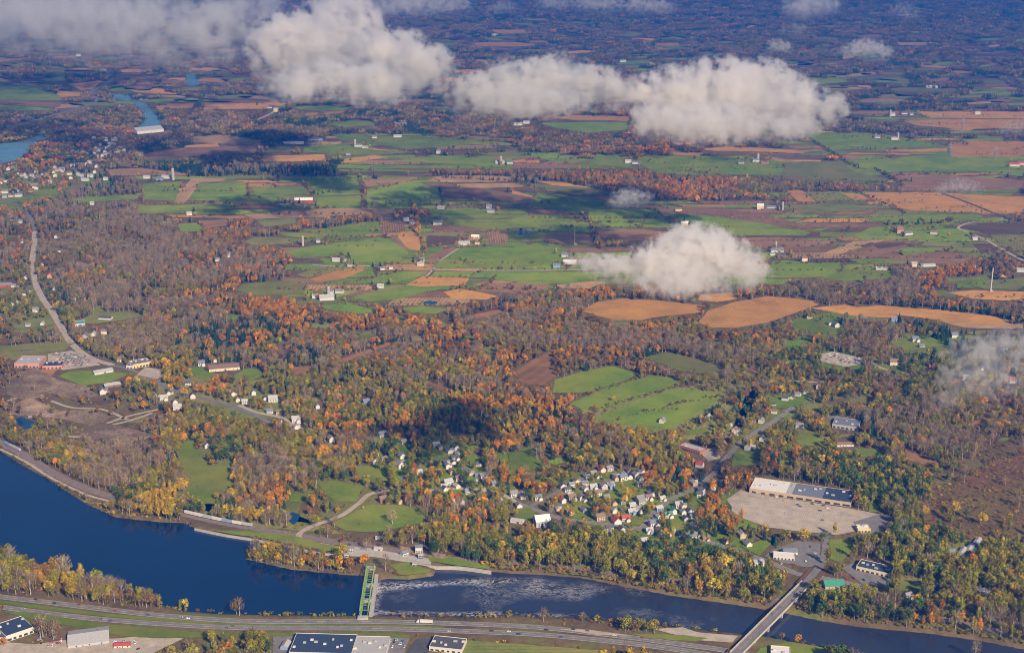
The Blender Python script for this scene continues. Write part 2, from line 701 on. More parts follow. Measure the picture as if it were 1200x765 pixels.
# the river further off, by the upper left edge
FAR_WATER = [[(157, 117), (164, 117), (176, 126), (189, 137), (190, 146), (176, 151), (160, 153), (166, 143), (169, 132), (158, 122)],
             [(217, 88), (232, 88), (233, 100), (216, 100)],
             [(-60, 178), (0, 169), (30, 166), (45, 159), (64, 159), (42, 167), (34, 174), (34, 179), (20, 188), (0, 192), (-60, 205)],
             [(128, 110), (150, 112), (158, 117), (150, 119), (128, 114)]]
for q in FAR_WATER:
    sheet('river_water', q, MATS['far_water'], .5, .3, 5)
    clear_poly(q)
for q, in [([(495, 354), (503, 352.5), (512, 353.5), (512, 357), (498, 358)],), ([(14, 493), (24, 488), (40, 494), (38, 501), (30, 504)],),
           ([(335, 602), (343, 600), (352, 603), (348, 612), (344, 615), (338, 610)],), ([(603, 271), (625, 271), (622, 275), (604, 275)],),
           ([(625, 265), (640, 265), (638, 268), (627, 268)],), ([(82, 487), (92, 487), (91, 493), (84, 493)],)]:
    sheet('pond_water', q, MATS['pond_water'], .5, .3, 4)
    clear_poly(q)

# ------------------------------------------------------------ fields, traced at their ground
F = {
 'T': ('stubble_field', [
  [(66, 107), (97, 108), (95, 113), (66, 114)], [(80, 99), (120, 94), (110, 104), (95, 106)], [(194, 122), (228, 121), (225, 127), (200, 127)], [(183, 125), (193, 124), (192, 129), (185, 129)],
  [(237, 122), (318, 121), (312, 128), (234, 128)], [(215, 171), (255, 168), (257, 172), (218, 174)], [(305, 183), (380, 181), (382, 188), (305, 190)],
  [(405, 186), (440, 182), (455, 184), (420, 190), (400, 191)], [(355, 133), (405, 130), (408, 132), (358, 136)], [(432, 174), (470, 177), (466, 180), (432, 177)],
  [(640, 137), (675, 135), (742, 137), (740, 142), (672, 141)], [(787, 178), (825, 179), (820, 183), (790, 182)], [(812, 175), (850, 172), (900, 174), (950, 177), (940, 180), (900, 178), (840, 177)],
  [(630, 212), (660, 214), (702, 222), (700, 224), (650, 218)], [(600, 223), (625, 230), (615, 236), (600, 235)],
  [(1075, 131), (1220, 131), (1220, 139), (1090, 138)], [(1060, 143), (1120, 140), (1220, 140), (1220, 151), (1120, 151), (1075, 147)], [(995, 167), (1050, 165), (1050, 168), (1000, 168)],
  [(1115, 170), (1135, 165), (1220, 166), (1220, 180), (1190, 183), (1115, 184)], [(1035, 176), (1110, 174), (1110, 178), (1040, 178)],
  [(922, 224), (940, 223), (956, 236), (935, 236)], [(985, 226), (1010, 228), (1020, 234), (1002, 235)], [(1012, 225), (1100, 226), (1220, 232), (1220, 252), (1070, 247), (1032, 240)],
  [(457, 277), (470, 272), (484, 271), (493, 280), (492, 294), (480, 292)], [(362, 327), (400, 316), (425, 311), (428, 316), (405, 326), (375, 331)],
  [(475, 334), (495, 324), (550, 326), (545, 334), (500, 336)], [(520, 342), (540, 338), (585, 347), (570, 351), (530, 350)],
  [(681, 364), (700, 354), (730, 350), (770, 352), (825, 358), (822, 366), (780, 370), (750, 375), (720, 375), (700, 370)], [(820, 345), (860, 343), (864, 350), (840, 354), (818, 352)],
  [(818, 378), (830, 364), (860, 354), (900, 347), (935, 350), (965, 355), (950, 360), (900, 378), (860, 384), (835, 384)],
  [(993, 361), (1030, 358), (1100, 363), (1160, 370), (1182, 375), (1184, 384), (1150, 384), (1100, 375), (1045, 368)], [(1112, 343), (1140, 340), (1220, 343), (1220, 354), (1140, 350)],
  [(1112, 166.5), (1120, 167), (1118, 170), (1110, 170)], [(545, 50), (610, 50), (640, 53), (600, 55), (560, 54)], [(570, 35), (618, 35), (622, 39), (590, 40)], [(765, 51), (800, 50), (795, 54), (768, 54)],
  [(950, 361), (990, 357), (1052, 370), (1048, 373), (1000, 370)]]),
 'P': ('pale_field', [
  [(-10, 67), (30, 70), (0, 73), (-10, 72)], [(-5, 91), (18, 95), (15, 97), (-5, 94)], [(222, 161), (258, 158), (290, 162), (318, 166), (300, 170), (222, 167)], [(125, 199), (165, 197), (222, 204), (215, 206), (130, 206)],
  [(305, 216), (350, 214), (345, 217), (310, 219)], [(425, 210), (490, 208), (480, 214), (430, 219)], [(500, 211), (560, 206), (600, 207), (598, 213), (520, 214)], [(765, 194), (790, 194), (830, 200), (825, 201), (770, 197)],
  [(900, 183.5), (930, 188), (928, 190), (900, 186)], [(300, 250), (330, 247), (400, 244), (463, 244), (460, 250), (300, 257), (285, 252)], [(225, 209), (265, 209), (262, 212), (234, 214), (222, 232), (216, 239), (204, 239), (208, 228)],
  [(965, 297), (1000, 283), (1040, 281), (1000, 292), (985, 298)], [(783, 238), (810, 240), (850, 240), (850, 244), (800, 241)], [(648, 334), (690, 330), (710, 331), (690, 338), (660, 338)], [(555, 333), (575, 328), (600, 330), (600, 340), (565, 336)],
  [(1100, 376), (1150, 379), (1200, 380), (1200, 386), (1130, 384)], [(645, 88), (742, 92), (742, 96), (650, 95)], [(1050, 50), (1090, 50), (1088, 53), (1055, 53)]]),
 'B': ('ploughed_field', [
  [(-10, 117), (72, 121), (70, 126), (-10, 122)], [(160, 181), (220, 173), (300, 171), (312, 176), (270, 181), (170, 186)], [(518, 222), (560, 220), (628, 232), (620, 240), (525, 232)], [(470, 206), (510, 203), (505, 206)],
  [(600, 190), (640, 192), (680, 195), (640, 198), (600, 197)], [(985, 130), (1070, 130), (1050, 134), (1000, 134)], [(1045, 201), (1120, 206), (1220, 213), (1220, 222), (1060, 224), (1052, 211)],
  [(447, 259), (472, 258), (475, 271), (448, 273)], [(233, 259), (265, 257), (270, 264), (243, 267)], [(500, 265), (520, 263), (565, 268), (560, 274), (510, 270)], [(571, 272), (594, 271), (595, 286), (573, 287)],
  [(502, 300), (530, 289), (538, 291), (512, 306), (504, 311)], [(397, 348), (425, 340), (438, 341), (420, 348)], [(630, 276), (660, 273), (695, 277), (695, 286), (642, 286)], [(600, 331), (645, 333), (640, 338), (615, 345), (560, 341), (565, 334)],
  [(697, 269), (740, 269), (785, 272), (788, 280), (740, 282), (705, 278)], [(810, 245), (850, 245), (900, 252), (955, 268), (950, 271), (880, 261), (830, 252)], [(855, 279), (900, 278), (980, 282), (973, 288), (900, 291), (870, 290)],
  [(985, 298), (1005, 292), (1045, 282), (1070, 282), (1060, 290), (1030, 301)], [(1040, 301), (1100, 295), (1150, 300), (1120, 310), (1050, 306)], [(457, 278), (465, 276), (478, 292), (470, 293)]]),
 'D': ('dark_field', [[(1130, 268), (1150, 262), (1220, 262), (1220, 275), (1152, 273)], [(500, 276), (530, 277), (540, 283), (530, 287), (500, 290)], [(1140, 286), (1165, 285), (1172, 292), (1150, 298)], [(1020, 286), (1060, 283), (1062, 287), (1030, 292)], [(1008, 288), (1020, 284), (1030, 286), (1014, 291)]]),
 'G': ('grass_field', [
  [(-10, 100), (40, 103), (70, 112), (72, 118), (-10, 117)], [(-10, 122), (60, 127.5), (60, 130), (-10, 129)], [(168, 215), (213, 213), (205, 236), (168, 234)], [(234, 215), (289, 214), (288, 230), (223, 232)],
  [(162, 240), (210, 241), (270, 237), (285, 238), (260, 252), (162, 250)], [(75, 234), (165, 227), (160, 233), (110, 237)], [(40, 224), (70, 222), (70, 228), (45, 230)], [(295, 217), (305, 220), (355, 219), (362, 227), (300, 230)],
  [(360, 210), (420, 206), (425, 228), (366, 230)], [(296, 233), (340, 231), (335, 238), (296, 239)], [(372, 233), (425, 229), (427, 242), (370, 242)], [(430, 222), (485, 212), (515, 222), (518, 238), (430, 243)],
  [(390, 158), (440, 159), (500, 161), (560, 165), (550, 170), (480, 175), (430, 168), (400, 165)], [(355, 172), (400, 168.5), (440, 176), (480, 178), (470, 180), (410, 182), (350, 178)], [(385, 143), (430, 142), (447, 147), (400, 150)],
  [(505, 182), (600, 186), (600, 189), (600, 196), (480, 190), (460, 189)], [(630, 144), (740, 143), (738, 152), (690, 156), (650, 150)], [(615, 181), (640, 180), (700, 188), (650, 189.5)], [(750, 184), (786, 183), (900, 187.5), (940, 192), (930, 206), (770, 203), (745, 190)],
  [(620, 241), (630, 226), (690, 232), (725, 240), (680, 250)], [(690, 246), (770, 245), (790, 265), (720, 267), (690, 258)], [(780, 249), (830, 253), (900, 263), (950, 273), (945, 276), (860, 276), (800, 262)],
  [(945, 155), (1010, 156), (1060, 161), (1110, 172), (1035, 175), (975, 176), (950, 165)], [(990, 188), (1060, 186), (1220, 185), (1220, 210), (1150, 201), (1020, 200), (1000, 192)], [(207, 263), (231, 261), (240, 271), (212, 272)],
  [(365, 271), (410, 263), (445, 260), (446, 272), (420, 277), (370, 280)], [(333, 295), (360, 289), (400, 284), (445, 278), (465, 285), (479, 296), (470, 305), (445, 312), (420, 306), (395, 300), (350, 303)],
  [(503, 245), (560, 244), (582, 254), (520, 256), (503, 252)], [(520, 258), (600, 257), (600, 268), (575, 270), (540, 265)], [(505, 313), (540, 291), (580, 288.5), (600, 290), (640, 284), (665, 293), (660, 309), (600, 314), (520, 315)],
  [(510, 318), (570, 319), (565, 325), (505, 324)], [(440, 325), (475, 318), (500, 318), (490, 325), (460, 332), (430, 332)], [(410, 350), (430, 343), (470, 339), (500, 337), (530, 337), (500, 342), (470, 350), (440, 354)],
  [(470, 361), (495, 358.5), (528, 362), (510, 368), (475, 366)], [(375, 358), (410, 355), (445, 366), (420, 368), (380, 362)], [(600, 320), (690, 319), (730, 320), (690, 328), (600, 330), (572, 327), (575, 320)],
  [(600, 256), (640, 250.5), (690, 262), (692, 273), (640, 270), (600, 262)], [(920, 305), (945, 308), (985, 308), (980, 323), (945, 326), (900, 322), (905, 306)], [(960, 326), (1005, 313), (1050, 318), (1045, 326), (990, 330)],
  [(1000, 276), (1020, 267), (1100, 266), (1140, 274), (1130, 284), (1080, 280), (1010, 281)], [(1000, 254), (1080, 251), (1110, 258), (1128, 264), (1050, 263)],
  [(650, 445), (680, 436), (715, 429), (750, 437), (730, 447), (685, 461), (648, 460)], [(667, 473), (720, 450), (765, 440), (797, 446), (775, 458), (720, 477), (682, 480)],
  [(695, 491), (720, 481), (785, 457), (820, 458), (850, 462), (830, 478), (800, 495), (780, 503), (750, 498), (720, 496)], [(700, 180), (745, 191), (735, 196), (690, 193)],
  [(945, 42 + 50), (985, 93), (1000, 96), (960, 99)], [(720, 72), (760, 71), (770, 74), (725, 76)], [(1150, 262), (1170, 259), (1178, 255), (1150, 256), (1110, 254)]]),
 'g': ('olive_field', [
  [(545, 750), (600, 754), (700, 762), (730, 775), (540, 775)],
  [(320, 172), (345, 170), (345, 178), (305, 180)], [(600, 214), (700, 221), (720, 228), (690, 230), (630, 223)], [(945, 225), (983, 226), (1000, 235), (957, 236)], [(920, 190), (985, 189), (1000, 201), (1045, 211), (1030, 217), (950, 210), (915, 206)],
  [(300, 258), (345, 256), (348, 262), (310, 266)], [(300, 278), (340, 279), (342, 286), (300, 288), (285, 284)], [(347, 322), (375, 313), (405, 312), (395, 317), (362, 326)], [(290, 332), (345, 329), (362, 335), (355, 345), (300, 347), (275, 340)],
  [(430, 342), (470, 334), (475, 336), (440, 343)], [(90, 378), (110, 367), (150, 365), (172, 370), (140, 376), (110, 380)], [(0, 407), (60, 403), (88, 402), (75, 411), (0, 418)], [(755, 419), (785, 413), (850, 431), (845, 440), (800, 436)],
  [(1160, 276), (1220, 274), (1220, 305), (1200, 302), (1180, 292)], [(1150, 332), (1220, 322), (1220, 341), (1150, 338)], [(15, 386), (35, 375), (60, 372), (65, 380), (40, 384)], [(530, 159), (600, 163), (600, 167), (560, 164)],
  [(925, 240), (1000, 240), (1020, 247), (940, 250)], [(1140, 105), (1180, 104), (1180, 107), (1140, 107)], [(945, 143), (990, 140), (1000, 142), (950, 147)], [(1040, 104), (1065, 103), (1130, 104), (1120, 107), (1050, 107)]]),
 'S': ('scrub_field', [
  [(520, 358), (590, 352), (602, 362), (560, 372), (530, 366)], [(-10, 388), (50, 392), (62, 400), (0, 405), (-10, 404)], [(1105, 575), (1160, 540), (1220, 530), (1220, 640), (1160, 640), (1100, 620), (1060, 600), (1065, 585)],
  [(1010, 476), (1060, 480), (1090, 488), (1080, 500), (1030, 497)], [(1160, 450), (1220, 470), (1220, 510), (1150, 495)], [(320, 410), (370, 408), (365, 420), (330, 422)], [(445, 455), (480, 456), (478, 466), (450, 468)], [(355, 590), (385, 592), (375, 603), (350, 600)], [(0, 640 - 35), (0, 606)]][:-1]),
 'R': ('rough_field', [
  [(600, 437), (628, 420), (648, 410), (652, 414), (644, 428), (655, 440), (640, 452), (612, 450)], [(497, 448), (508, 445), (530, 455), (525, 460), (508, 456)], [(340, 430), (368, 430), (372, 432), (345, 440)], [(1060, 525), (1095, 540), (1090, 548), (1062, 538)],
  [(400, 420), (460, 400), (462, 404), (402, 426)], [(540, 372), (590, 362), (592, 366), (545, 377)]]),
 'L': ('lawn', [
  [(212, 522), (226, 512), (233, 526), (246, 548), (268, 540), (273, 562), (246, 590), (218, 582), (225, 562), (207, 545)], [(68, 441), (80, 436), (112, 434), (160, 438), (125, 449), (96, 452)], [(222, 431), (236, 430), (250, 440), (240, 445), (226, 440)],
  [(268, 444), (288, 432), (300, 432), (310, 440), (295, 446)], [(388, 613), (410, 604), (435, 591), (470, 592), (500, 598), (498, 612), (440, 624), (405, 622)], [(372, 566), (390, 563), (425, 571), (418, 588), (392, 588), (380, 578)], [(340, 578), (365, 580), (360, 590), (338, 588)],
  [(415, 546), (440, 545), (455, 560), (420, 562)], [(595, 530), (622, 529), (640, 545), (620, 552), (597, 550)], [(932, 514), (945, 504), (975, 515), (965, 522), (935, 522)], [(1000, 525), (1045, 529), (1012, 536)], [(860, 530), (892, 526), (888, 545), (857, 546)],
  [(925, 381), (945, 373), (975, 380), (990, 386), (985, 393), (950, 390)], [(1040, 400), (1095, 396), (1110, 404), (1060, 412)], [(250, 622), (300, 623), (345, 628), (372, 636), (400, 641), (395, 647), (360, 642), (310, 631), (270, 626)], [(456, 662), (480, 659), (505, 668), (500, 672), (470, 674)],
  [(500, 651), (530, 653), (575, 664), (572, 667), (530, 662), (504, 658)], [(972, 632), (995, 632), (1003, 640), (985, 660), (972, 655)], [(1055, 682), (1075, 678), (1086, 684), (1070, 697), (1053, 692)], [(0, 716), (40, 718), (130, 732), (230, 741), (250, 743), (400, 741), (480, 744), (480, 748), (400, 745), (180, 748), (140, 745), (30, 724)],
  [(605, 596), (622, 595), (630, 604), (616, 612), (605, 608)], [(900, 465), (950, 462), (940, 475), (905, 480)], [(800, 505), (835, 500), (830, 508), (805, 510)], [(1120, 330), (1160, 322), (1155, 338), (1122, 338)], [(1018, 590), (1030, 590), (1030, 600), (1018, 600)], [(868, 640), (900, 632), (905, 636), (890, 652)],
  [(735, 742), (800, 744), (830, 748), (815, 752), (760, 748)], [(925, 752), (972, 760), (972, 770), (880, 772), (890, 760)]]),
 'Q': ('bare_soil', [
  [(5, 445), (40, 430), (70, 446), (100, 452), (115, 464), (90, 470), (60, 462), (30, 470), (8, 462)], [(10, 475), (35, 466), (70, 482), (110, 480), (135, 488), (110, 500), (75, 492), (45, 488), (12, 486)], [(88, 505), (120, 495), (165, 505), (180, 512), (150, 520), (125, 525), (100, 515)],
  [(560, 577), (575, 574), (582, 580), (566, 584)], [(470, 640), (530, 651), (520, 655), (470, 648)]])}
# the farmland between the traced fields: strips of hay, stubble and plough laid edge to edge
FARMLAND = poly_mask([(165, 208), (290, 204), (355, 204), (350, 170), (400, 155), (620, 160), (760, 182), (900, 176), (950, 150), (1040, 128), (1200, 126), (1200, 345), (1110, 345), (1090, 330), (940, 325), (890, 336), (690, 333), (600, 346), (520, 372), (430, 368), (380, 362),
                      (300, 347), (272, 338), (300, 318), (345, 292), (300, 272), (286, 256), (165, 253)])
WOODS = np.zeros((765, 1200), bool)
for q in ([(600, 158), (880, 163), (905, 176), (760, 183), (615, 178)], [(540, 196), (700, 200), (905, 208), (910, 236), (760, 234), (640, 223), (540, 208)], [(75, 188), (390, 188), (392, 206), (75, 204)], [(380, 138), (640, 148), (640, 158), (400, 155)],
          [(978, 138), (1110, 150), (1112, 161), (975, 154)], [(905, 211), (1050, 216), (1062, 226), (905, 224)], [(690, 330), (885, 334), (885, 352), (690, 352)], [(895, 330), (1000, 325), (1100, 302), (1180, 298), (1195, 322), (1115, 330), (1110, 364), (895, 346)],
          [(708, 276), (780, 279), (780, 292), (708, 290)], [(285, 258), (420, 252), (490, 244), (495, 256), (370, 268), (290, 284)], [(290, 286), (345, 288), (350, 322), (290, 322)], [(1120, 190), (1170, 188), (1180, 200), (1120, 200)], [(600, 216), (640, 218), (630, 226), (600, 222)]):
    WOODS |= poly_mask(q)
rf = random.Random(41)
AUTO_HEDGES = []
v = 128.0
while v < 366:
    hh = rf.uniform(4.2, 7.5) * (.42 + (v - 100) / 260)
    u = -20 - rf.uniform(0, 60)
    while u < 1230:
        ln = rf.uniform(34, 105) * (.6 + (v - 100) / 330)
        cu, cv = u + ln / 2, v + hh / 2
        sk, sl = rf.uniform(-14, 14), rf.uniform(-1.2, 1.2)
        q = [(u + 1.2 + sk, v + .6 - sl), (cu + sk, v + .5 + rf.uniform(-.7, .7)), (u + ln - 1.2 + sk, v + .6 + sl), (u + ln - 1.2 - sk * .2, v + hh - .5 + sl), (cu, v + hh - .5 + rf.uniform(-.7, .7)), (u + 1.2 - sk * .2, v + hh - .5 - sl)]
        inside = all(0 <= a < 1200 and 0 <= b < 765 and FARMLAND[int(b), int(a)] and not WOODS[int(b), int(a)] for a, b in ((cu, cv), (u + ln * .2, cv), (u + ln * .8, cv)))
        if inside and rf.random() < .93:
            mn = rf.choices(['grass_field', 'olive_field', 'stubble_field', 'ploughed_field', 'pale_field', 'dark_field'], [42, 20, 9, 14, 10, 3])[0]
            o = sheet(mn, q, MATS[mn], .03 + .004 * (int(u) % 5), .35)
            o['rows'] = rf.uniform(-.25, .25)
            clear_poly(q, .97)
            if rf.random() < .42:
                AUTO_HEDGES.append([q[5], q[4], q[3]])
            if rf.random() < .12:
                AUTO_HEDGES.append([q[2], q[3]])
        u += ln
    v += hh
zi = 0
FIELDS = []
for key, (mn, polys) in F.items():
    for q in polys:
        zi += 1
        jit = .8 if key in 'SRQL' else .45
        o = sheet(mn if key not in 'Q' else 'bare_soil', q, MATS[mn], .06 + zi * .0042, jit)
        (a, b), (c_, d_) = q[0], q[1]
        best = max(range(len(q)), key=lambda i: (q[i][0] - q[(i + 1) % len(q)][0]) ** 2 + 4 * (q[i][1] - q[(i + 1) % len(q)][1]) ** 2)
        A, B_ = G(*q[best]), G(*q[(best + 1) % len(q)])
        o['rows'] = float(math.pi / 2 - math.atan2(B_[1] - A[1], B_[0] - A[0]))
        clear_poly(q, .15 if key == 'S' else .4 if key == 'Q' else (.93 if key in 'LR' else 1.0))

# grass and weeds between the trees and houses
for mn, q in [('lawn', [(640, 590), (665, 555), (745, 548), (800, 570), (850, 560), (890, 600), (880, 645), (800, 640), (700, 625)]), ('lawn', [(430, 512), (500, 508), (600, 530), (605, 590), (560, 600), (500, 575), (440, 560)]), ('olive_field', [(320, 560), (380, 545), (440, 555), (445, 590), (400, 615), (340, 610)]),
              ('olive_field', [(680, 475), (760, 440), (880, 445), (900, 470), (850, 520), (760, 510), (690, 500)]), ('olive_field', [(160, 440), (240, 436), (330, 450), (340, 490), (260, 490), (170, 468)]), ('lawn', [(905, 378), (980, 365), (1110, 385), (1120, 425), (1020, 445), (900, 420)]),
              ('olive_field', [(0, 330), (40, 335), (85, 400), (60, 425), (0, 420)]), ('olive_field', [(1040, 640), (1120, 625), (1220, 640), (1220, 720), (1100, 715), (1050, 690)]), ('olive_field', [(880, 450), (960, 440), (990, 470), (950, 520), (880, 540), (850, 520)]), ('olive_field', [(560, 655), (700, 655), (900, 690), (900, 704), (800, 690), (650, 670)]),
              ('olive_field', [(240, 590), (340, 600), (400, 625), (300, 617), (240, 606)]), ('olive_field', [(900, 690), (1000, 700), (1200, 735), (1200, 752), (1050, 728), (930, 712)]), ('olive_field', [(200, 500), (300, 505), (310, 560), (250, 600), (200, 590)]), ('lawn', [(0, 205), (110, 200), (140, 215), (100, 240), (0, 250)])]:
    o = sheet(mn, q, MATS[mn], .012, 1.5, 5)
    o['rows'] = 0.3

# small glades of grass, bracken and dead weeds in the woods
rg = random.Random(77)
ng_ = 0
while ng_ < 85:
    u, v = rg.uniform(30, 1190), rg.uniform(355, 640)
    a, b2 = rg.uniform(5, 20), rg.uniform(1.6, 5.0)
    if CLEAR[int(v), int(u)] > 0 or (v > 560 and u > 900) or v > 660 or v > 520 + u * .12 + 40:
        continue
    ng_ += 1
    q = [(u + a * rg.uniform(.5, 1.2) * math.cos(k * .698), v + b2 * rg.uniform(.5, 1.2) * math.sin(k * .698) - a * .1 * math.cos(k * .698)) for k in range(9)]
    mn = rg.choice(['olive_field', 'lawn', 'olive_field', 'scrub_field', 'rough_field', 'grass_field'])
    o = sheet(mn, q, MATS[mn], .03 + .001 * ng_ / 4, .6, 4)
    o['rows'] = 0.0
    clear_poly(q, .82)

# far woods broken by strips of pasture and stubble that the haze nearly hides
for i in range(640):
    u, v = random.uniform(-40, 1240), random.choice([random.uniform(2, 60), random.uniform(25, 126), random.uniform(60, 126)])
    if CLEAR[int(min(764, max(0, v))), int(min(1199, max(0, u)))] > 0:
        continue
    L_ = random.uniform(12, 42) * (.6 + v / 110)
    h_ = random.uniform(.7, 2.1) * (.5 + v / 110)
    mn = random.choice(['grass_field', 'olive_field', 'stubble_field', 'ploughed_field', 'pale_field', 'grass_field', 'dark_field'])
    sl = random.uniform(-1, 1)
    q = [(u - L_ / 2, v - sl), (u + L_ * .1, v - h_ * .6), (u + L_ / 2, v + sl), (u + L_ * .3, v + h_ + sl), (u - L_ * .35, v + h_ - sl)]
    o = sheet(mn, q, MATS[mn], .04, .1)
    o['rows'] = random.uniform(0, 3)
    clear_poly(q)

# ------------------------------------------------------------ roads, railway, yards
RD = MATS['asphalt']
HW_N = [(-120, 683), (0, 699), (60, 706), (125, 714), (200, 722), (300, 728), (430, 728), (600, 733), (700, 742), (800, 755), (850, 762), (930, 778)]
HW_S = [(-120, 695), (0, 711), (60, 719), (125, 726), (225, 733), (300, 735.5), (430, 736), (560, 740), (640, 744), (740, 754), (800, 762), (870, 774)]
for pts in (HW_N, HW_S):
    o, line = road('highway', pts, 11.0, RD, .42, 3.5)
    mb = MB()
    strip_mb(mb, line, -4.6, -4.35, .45, 0)
    strip_mb(mb, line, 4.3, 4.55, .45, 1)
    strip_mb(mb, line, -.12, .12, .45, 0, dash=2)
    q = mb.build('road_marking', [MATS['road_paint'], MATS['yellow_paint']])
    struct(q)
# grass between the two carriageways and the paved apron where they meet
sheet('median_grass', [(0, 703.5), (60, 711), (125, 718.5), (225, 727), (300, 731), (430, 731.5), (520, 734), (520, 736), (430, 733.8), (300, 733.2), (225, 730.2), (125, 722.5), (60, 715), (0, 707)], MATS['lawn'], .40, .2)
clear_poly([(0, 695), (125, 709), (300, 722), (430, 723), (600, 728), (700, 737), (870, 757), (870, 775), (740, 760), (600, 747), (430, 740), (225, 738), (60, 722), (0, 714)])
road('river_road', [(41, 271), (40, 290), (38, 305), (41, 330), (50, 350), (60, 364), (72, 384), (82, 400), (94, 412), (110, 421), (132, 428)], 13, MATS['lot_asphalt'], .36, 2.5)
road('river_road', [(132, 428), (152, 433), (175, 443), (205, 458), (240, 467), (268, 475), (300, 487), (318, 497)], 9, RD, .36, 1.5)
road('farm_road', [(41, 271), (36, 255), (20, 240), (-20, 236)], 9, RD, .36, 1)
road('farm_road', [(-10, 236), (15, 233), (40, 231)], 9, RD, .37, .8)
road('far_highway', [(120, 78), (131, 87), (129, 94), (120, 101), (110, 105), (107, 110), (116, 120)], 26, RD, .5, 1)
road('far_road', [(3, 150), (30, 144), (55, 137), (90, 128), (118, 119)], 18, RD, .5, .8)
road('far_road', [(300, 141), (318, 133), (334, 121)], 13, MATS['gravel_road'], .5, .6)
road('far_road', [(222, 132), (232, 122), (250, 98)], 22, MATS['new_asphalt'], .5, .6)
road('farm_lane', [(1200, 306), (1175, 293), (1155, 281), (1135, 273), (1123, 267), (1138, 261), (1168, 259), (1177, 254)], 8, MATS['gravel_road'], .5, 1)
road('farm_lane', [(468, 314), (520, 316.5), (580, 317), (640, 317), (690, 316), (740, 315)], 8, MATS['gravel_road'], .5, .7)
road('farm_lane', [(538, 291), (524, 300), (510, 311), (508, 315), (500, 324)], 5, MATS['gravel_road'], .5, .5)
road('farm_lane', [(1105, 227), (1135, 238), (1165, 250), (1178, 255)], 9, MATS['new_asphalt'], .5, .5)
road('farm_lane', [(400, 311), (430, 312), (468, 314)], 7, MATS['gravel_road'], .5, .4)
road('farm_lane', [(365, 310), (385, 312), (408, 311)], 7, MATS['gravel_road'], .5, .4)
road('village_street', [(605, 589), (632, 599), (660, 608), (700, 613), (750, 620), (800, 626), (850, 641), (895, 656), (937, 673), (965, 677), (1005, 686), (1030, 700), (1080, 712), (1150, 722), (1220, 735)], 9, RD, .36, .9, True)
road('village_street', [(950, 466), (930, 477), (915, 488), (893, 502), (875, 513), (862, 525), (847, 541), (835, 556), (812, 573), (790, 583), (770, 598), (752, 619)], 8, RD, .37, .9, True)
road('village_street', [(605, 589), (590, 580), (566, 574), (540, 572), (500, 575), (440, 577), (420, 590), (400, 604), (370, 615), (352, 624), (350, 634)], 8, MATS['lot_asphalt'], .375, .9)
road('village_street', [(440, 577), (470, 562), (490, 546), (520, 540), (560, 556), (580, 572)], 7, RD, .38, .5)
road('village_street', [(640, 601), (665, 588), (690, 574), (715, 562), (735, 550)], 7, RD, .385, .5)
road('village_street', [(620, 594), (650, 578), (680, 562), (705, 550)], 7, RD, .387, .4)
road('village_street', [(700, 613), (722, 600), (745, 588), (760, 578)], 7, RD, .39, .5)
road('bridge_road', [(941, 680), (957, 668), (965, 655), (968, 640), (968, 628)], 10, RD, .40, 2.2)
road('farm_lane', [(976, 449), (940, 447), (900, 446)], 6, MATS['gravel_road'], .4, .5)
road('farm_lane', [(1090, 400), (1105, 405)], 8, MATS['gravel_road'], .4, .6)
road('farm_lane', [(1020, 424), (1035, 432), (1070, 440)], 6, MATS['gravel_road'], .4, .5)
road('village_street', [(280, 475), (300, 483), (320, 487), (336, 492), (350, 500), (372, 506)], 8, MATS['lot_asphalt'], .41, .7)
road('lock_road', [(350, 634), (380, 638), (405, 643), (445, 648), (480, 656), (505, 660)], 6, MATS['gravel_road'], .43, 1.2)
# railway along the north bank: ballast and two tracks
RAIL = [(-60, 492), (0, 519), (30, 534), (60, 553), (100, 572), (135, 583), (175, 592), (215, 602), (260, 612), (300, 619), (350, 628), (400, 636), (450, 643), (500, 651), (575, 660), (650, 664), (725, 674), (800, 683), (850, 691), (900, 702), (930, 706),
        (985, 711), (1050, 718), (1125, 729), (1200, 746), (1260, 762)]
o, RL = road('railway_bed', RAIL, 15, MATS['ballast'], .30, -1)
clear_line(RAIL[:6], 2.2)
clear_line(RAIL[7:14], 1.8)
mb = MB()
for off in (-4.0, -2.5, 1.5, 3.0):
    strip_mb(mb, RL, off - .08, off + .08, .48)
struct(mb.build('railway_track', MATS['rail_steel']))
road('bank_track', [(0, 526), (30, 541), (60, 560), (100, 579), (128, 587)], 5, MATS['gravel_road'], .33, .8)
clear_line([(575, 660), (650, 664), (725, 674), (800, 683), (850, 691), (900, 702)], 1.1, .8)
clear_line([(1050, 718), (1125, 729), (1200, 746)], 1.1, .8)
for q in ([(38, 470), (33, 480), (36, 490)], [(60, 470), (85, 478), (120, 480), (150, 492)], [(40, 505), (90, 512), (130, 506), (165, 512)], [(20, 458), (50, 448), (80, 456)], [(120, 498), (150, 488), (185, 480)], [(10, 482), (30, 479), (50, 488), (90, 490), (112, 500), (140, 496), (165, 489), (178, 484)], [(8, 470), (34, 463), (70, 459), (100, 462)]):
    road('quarry_track', q, 6, MATS['gravel_road'], .56, .5)

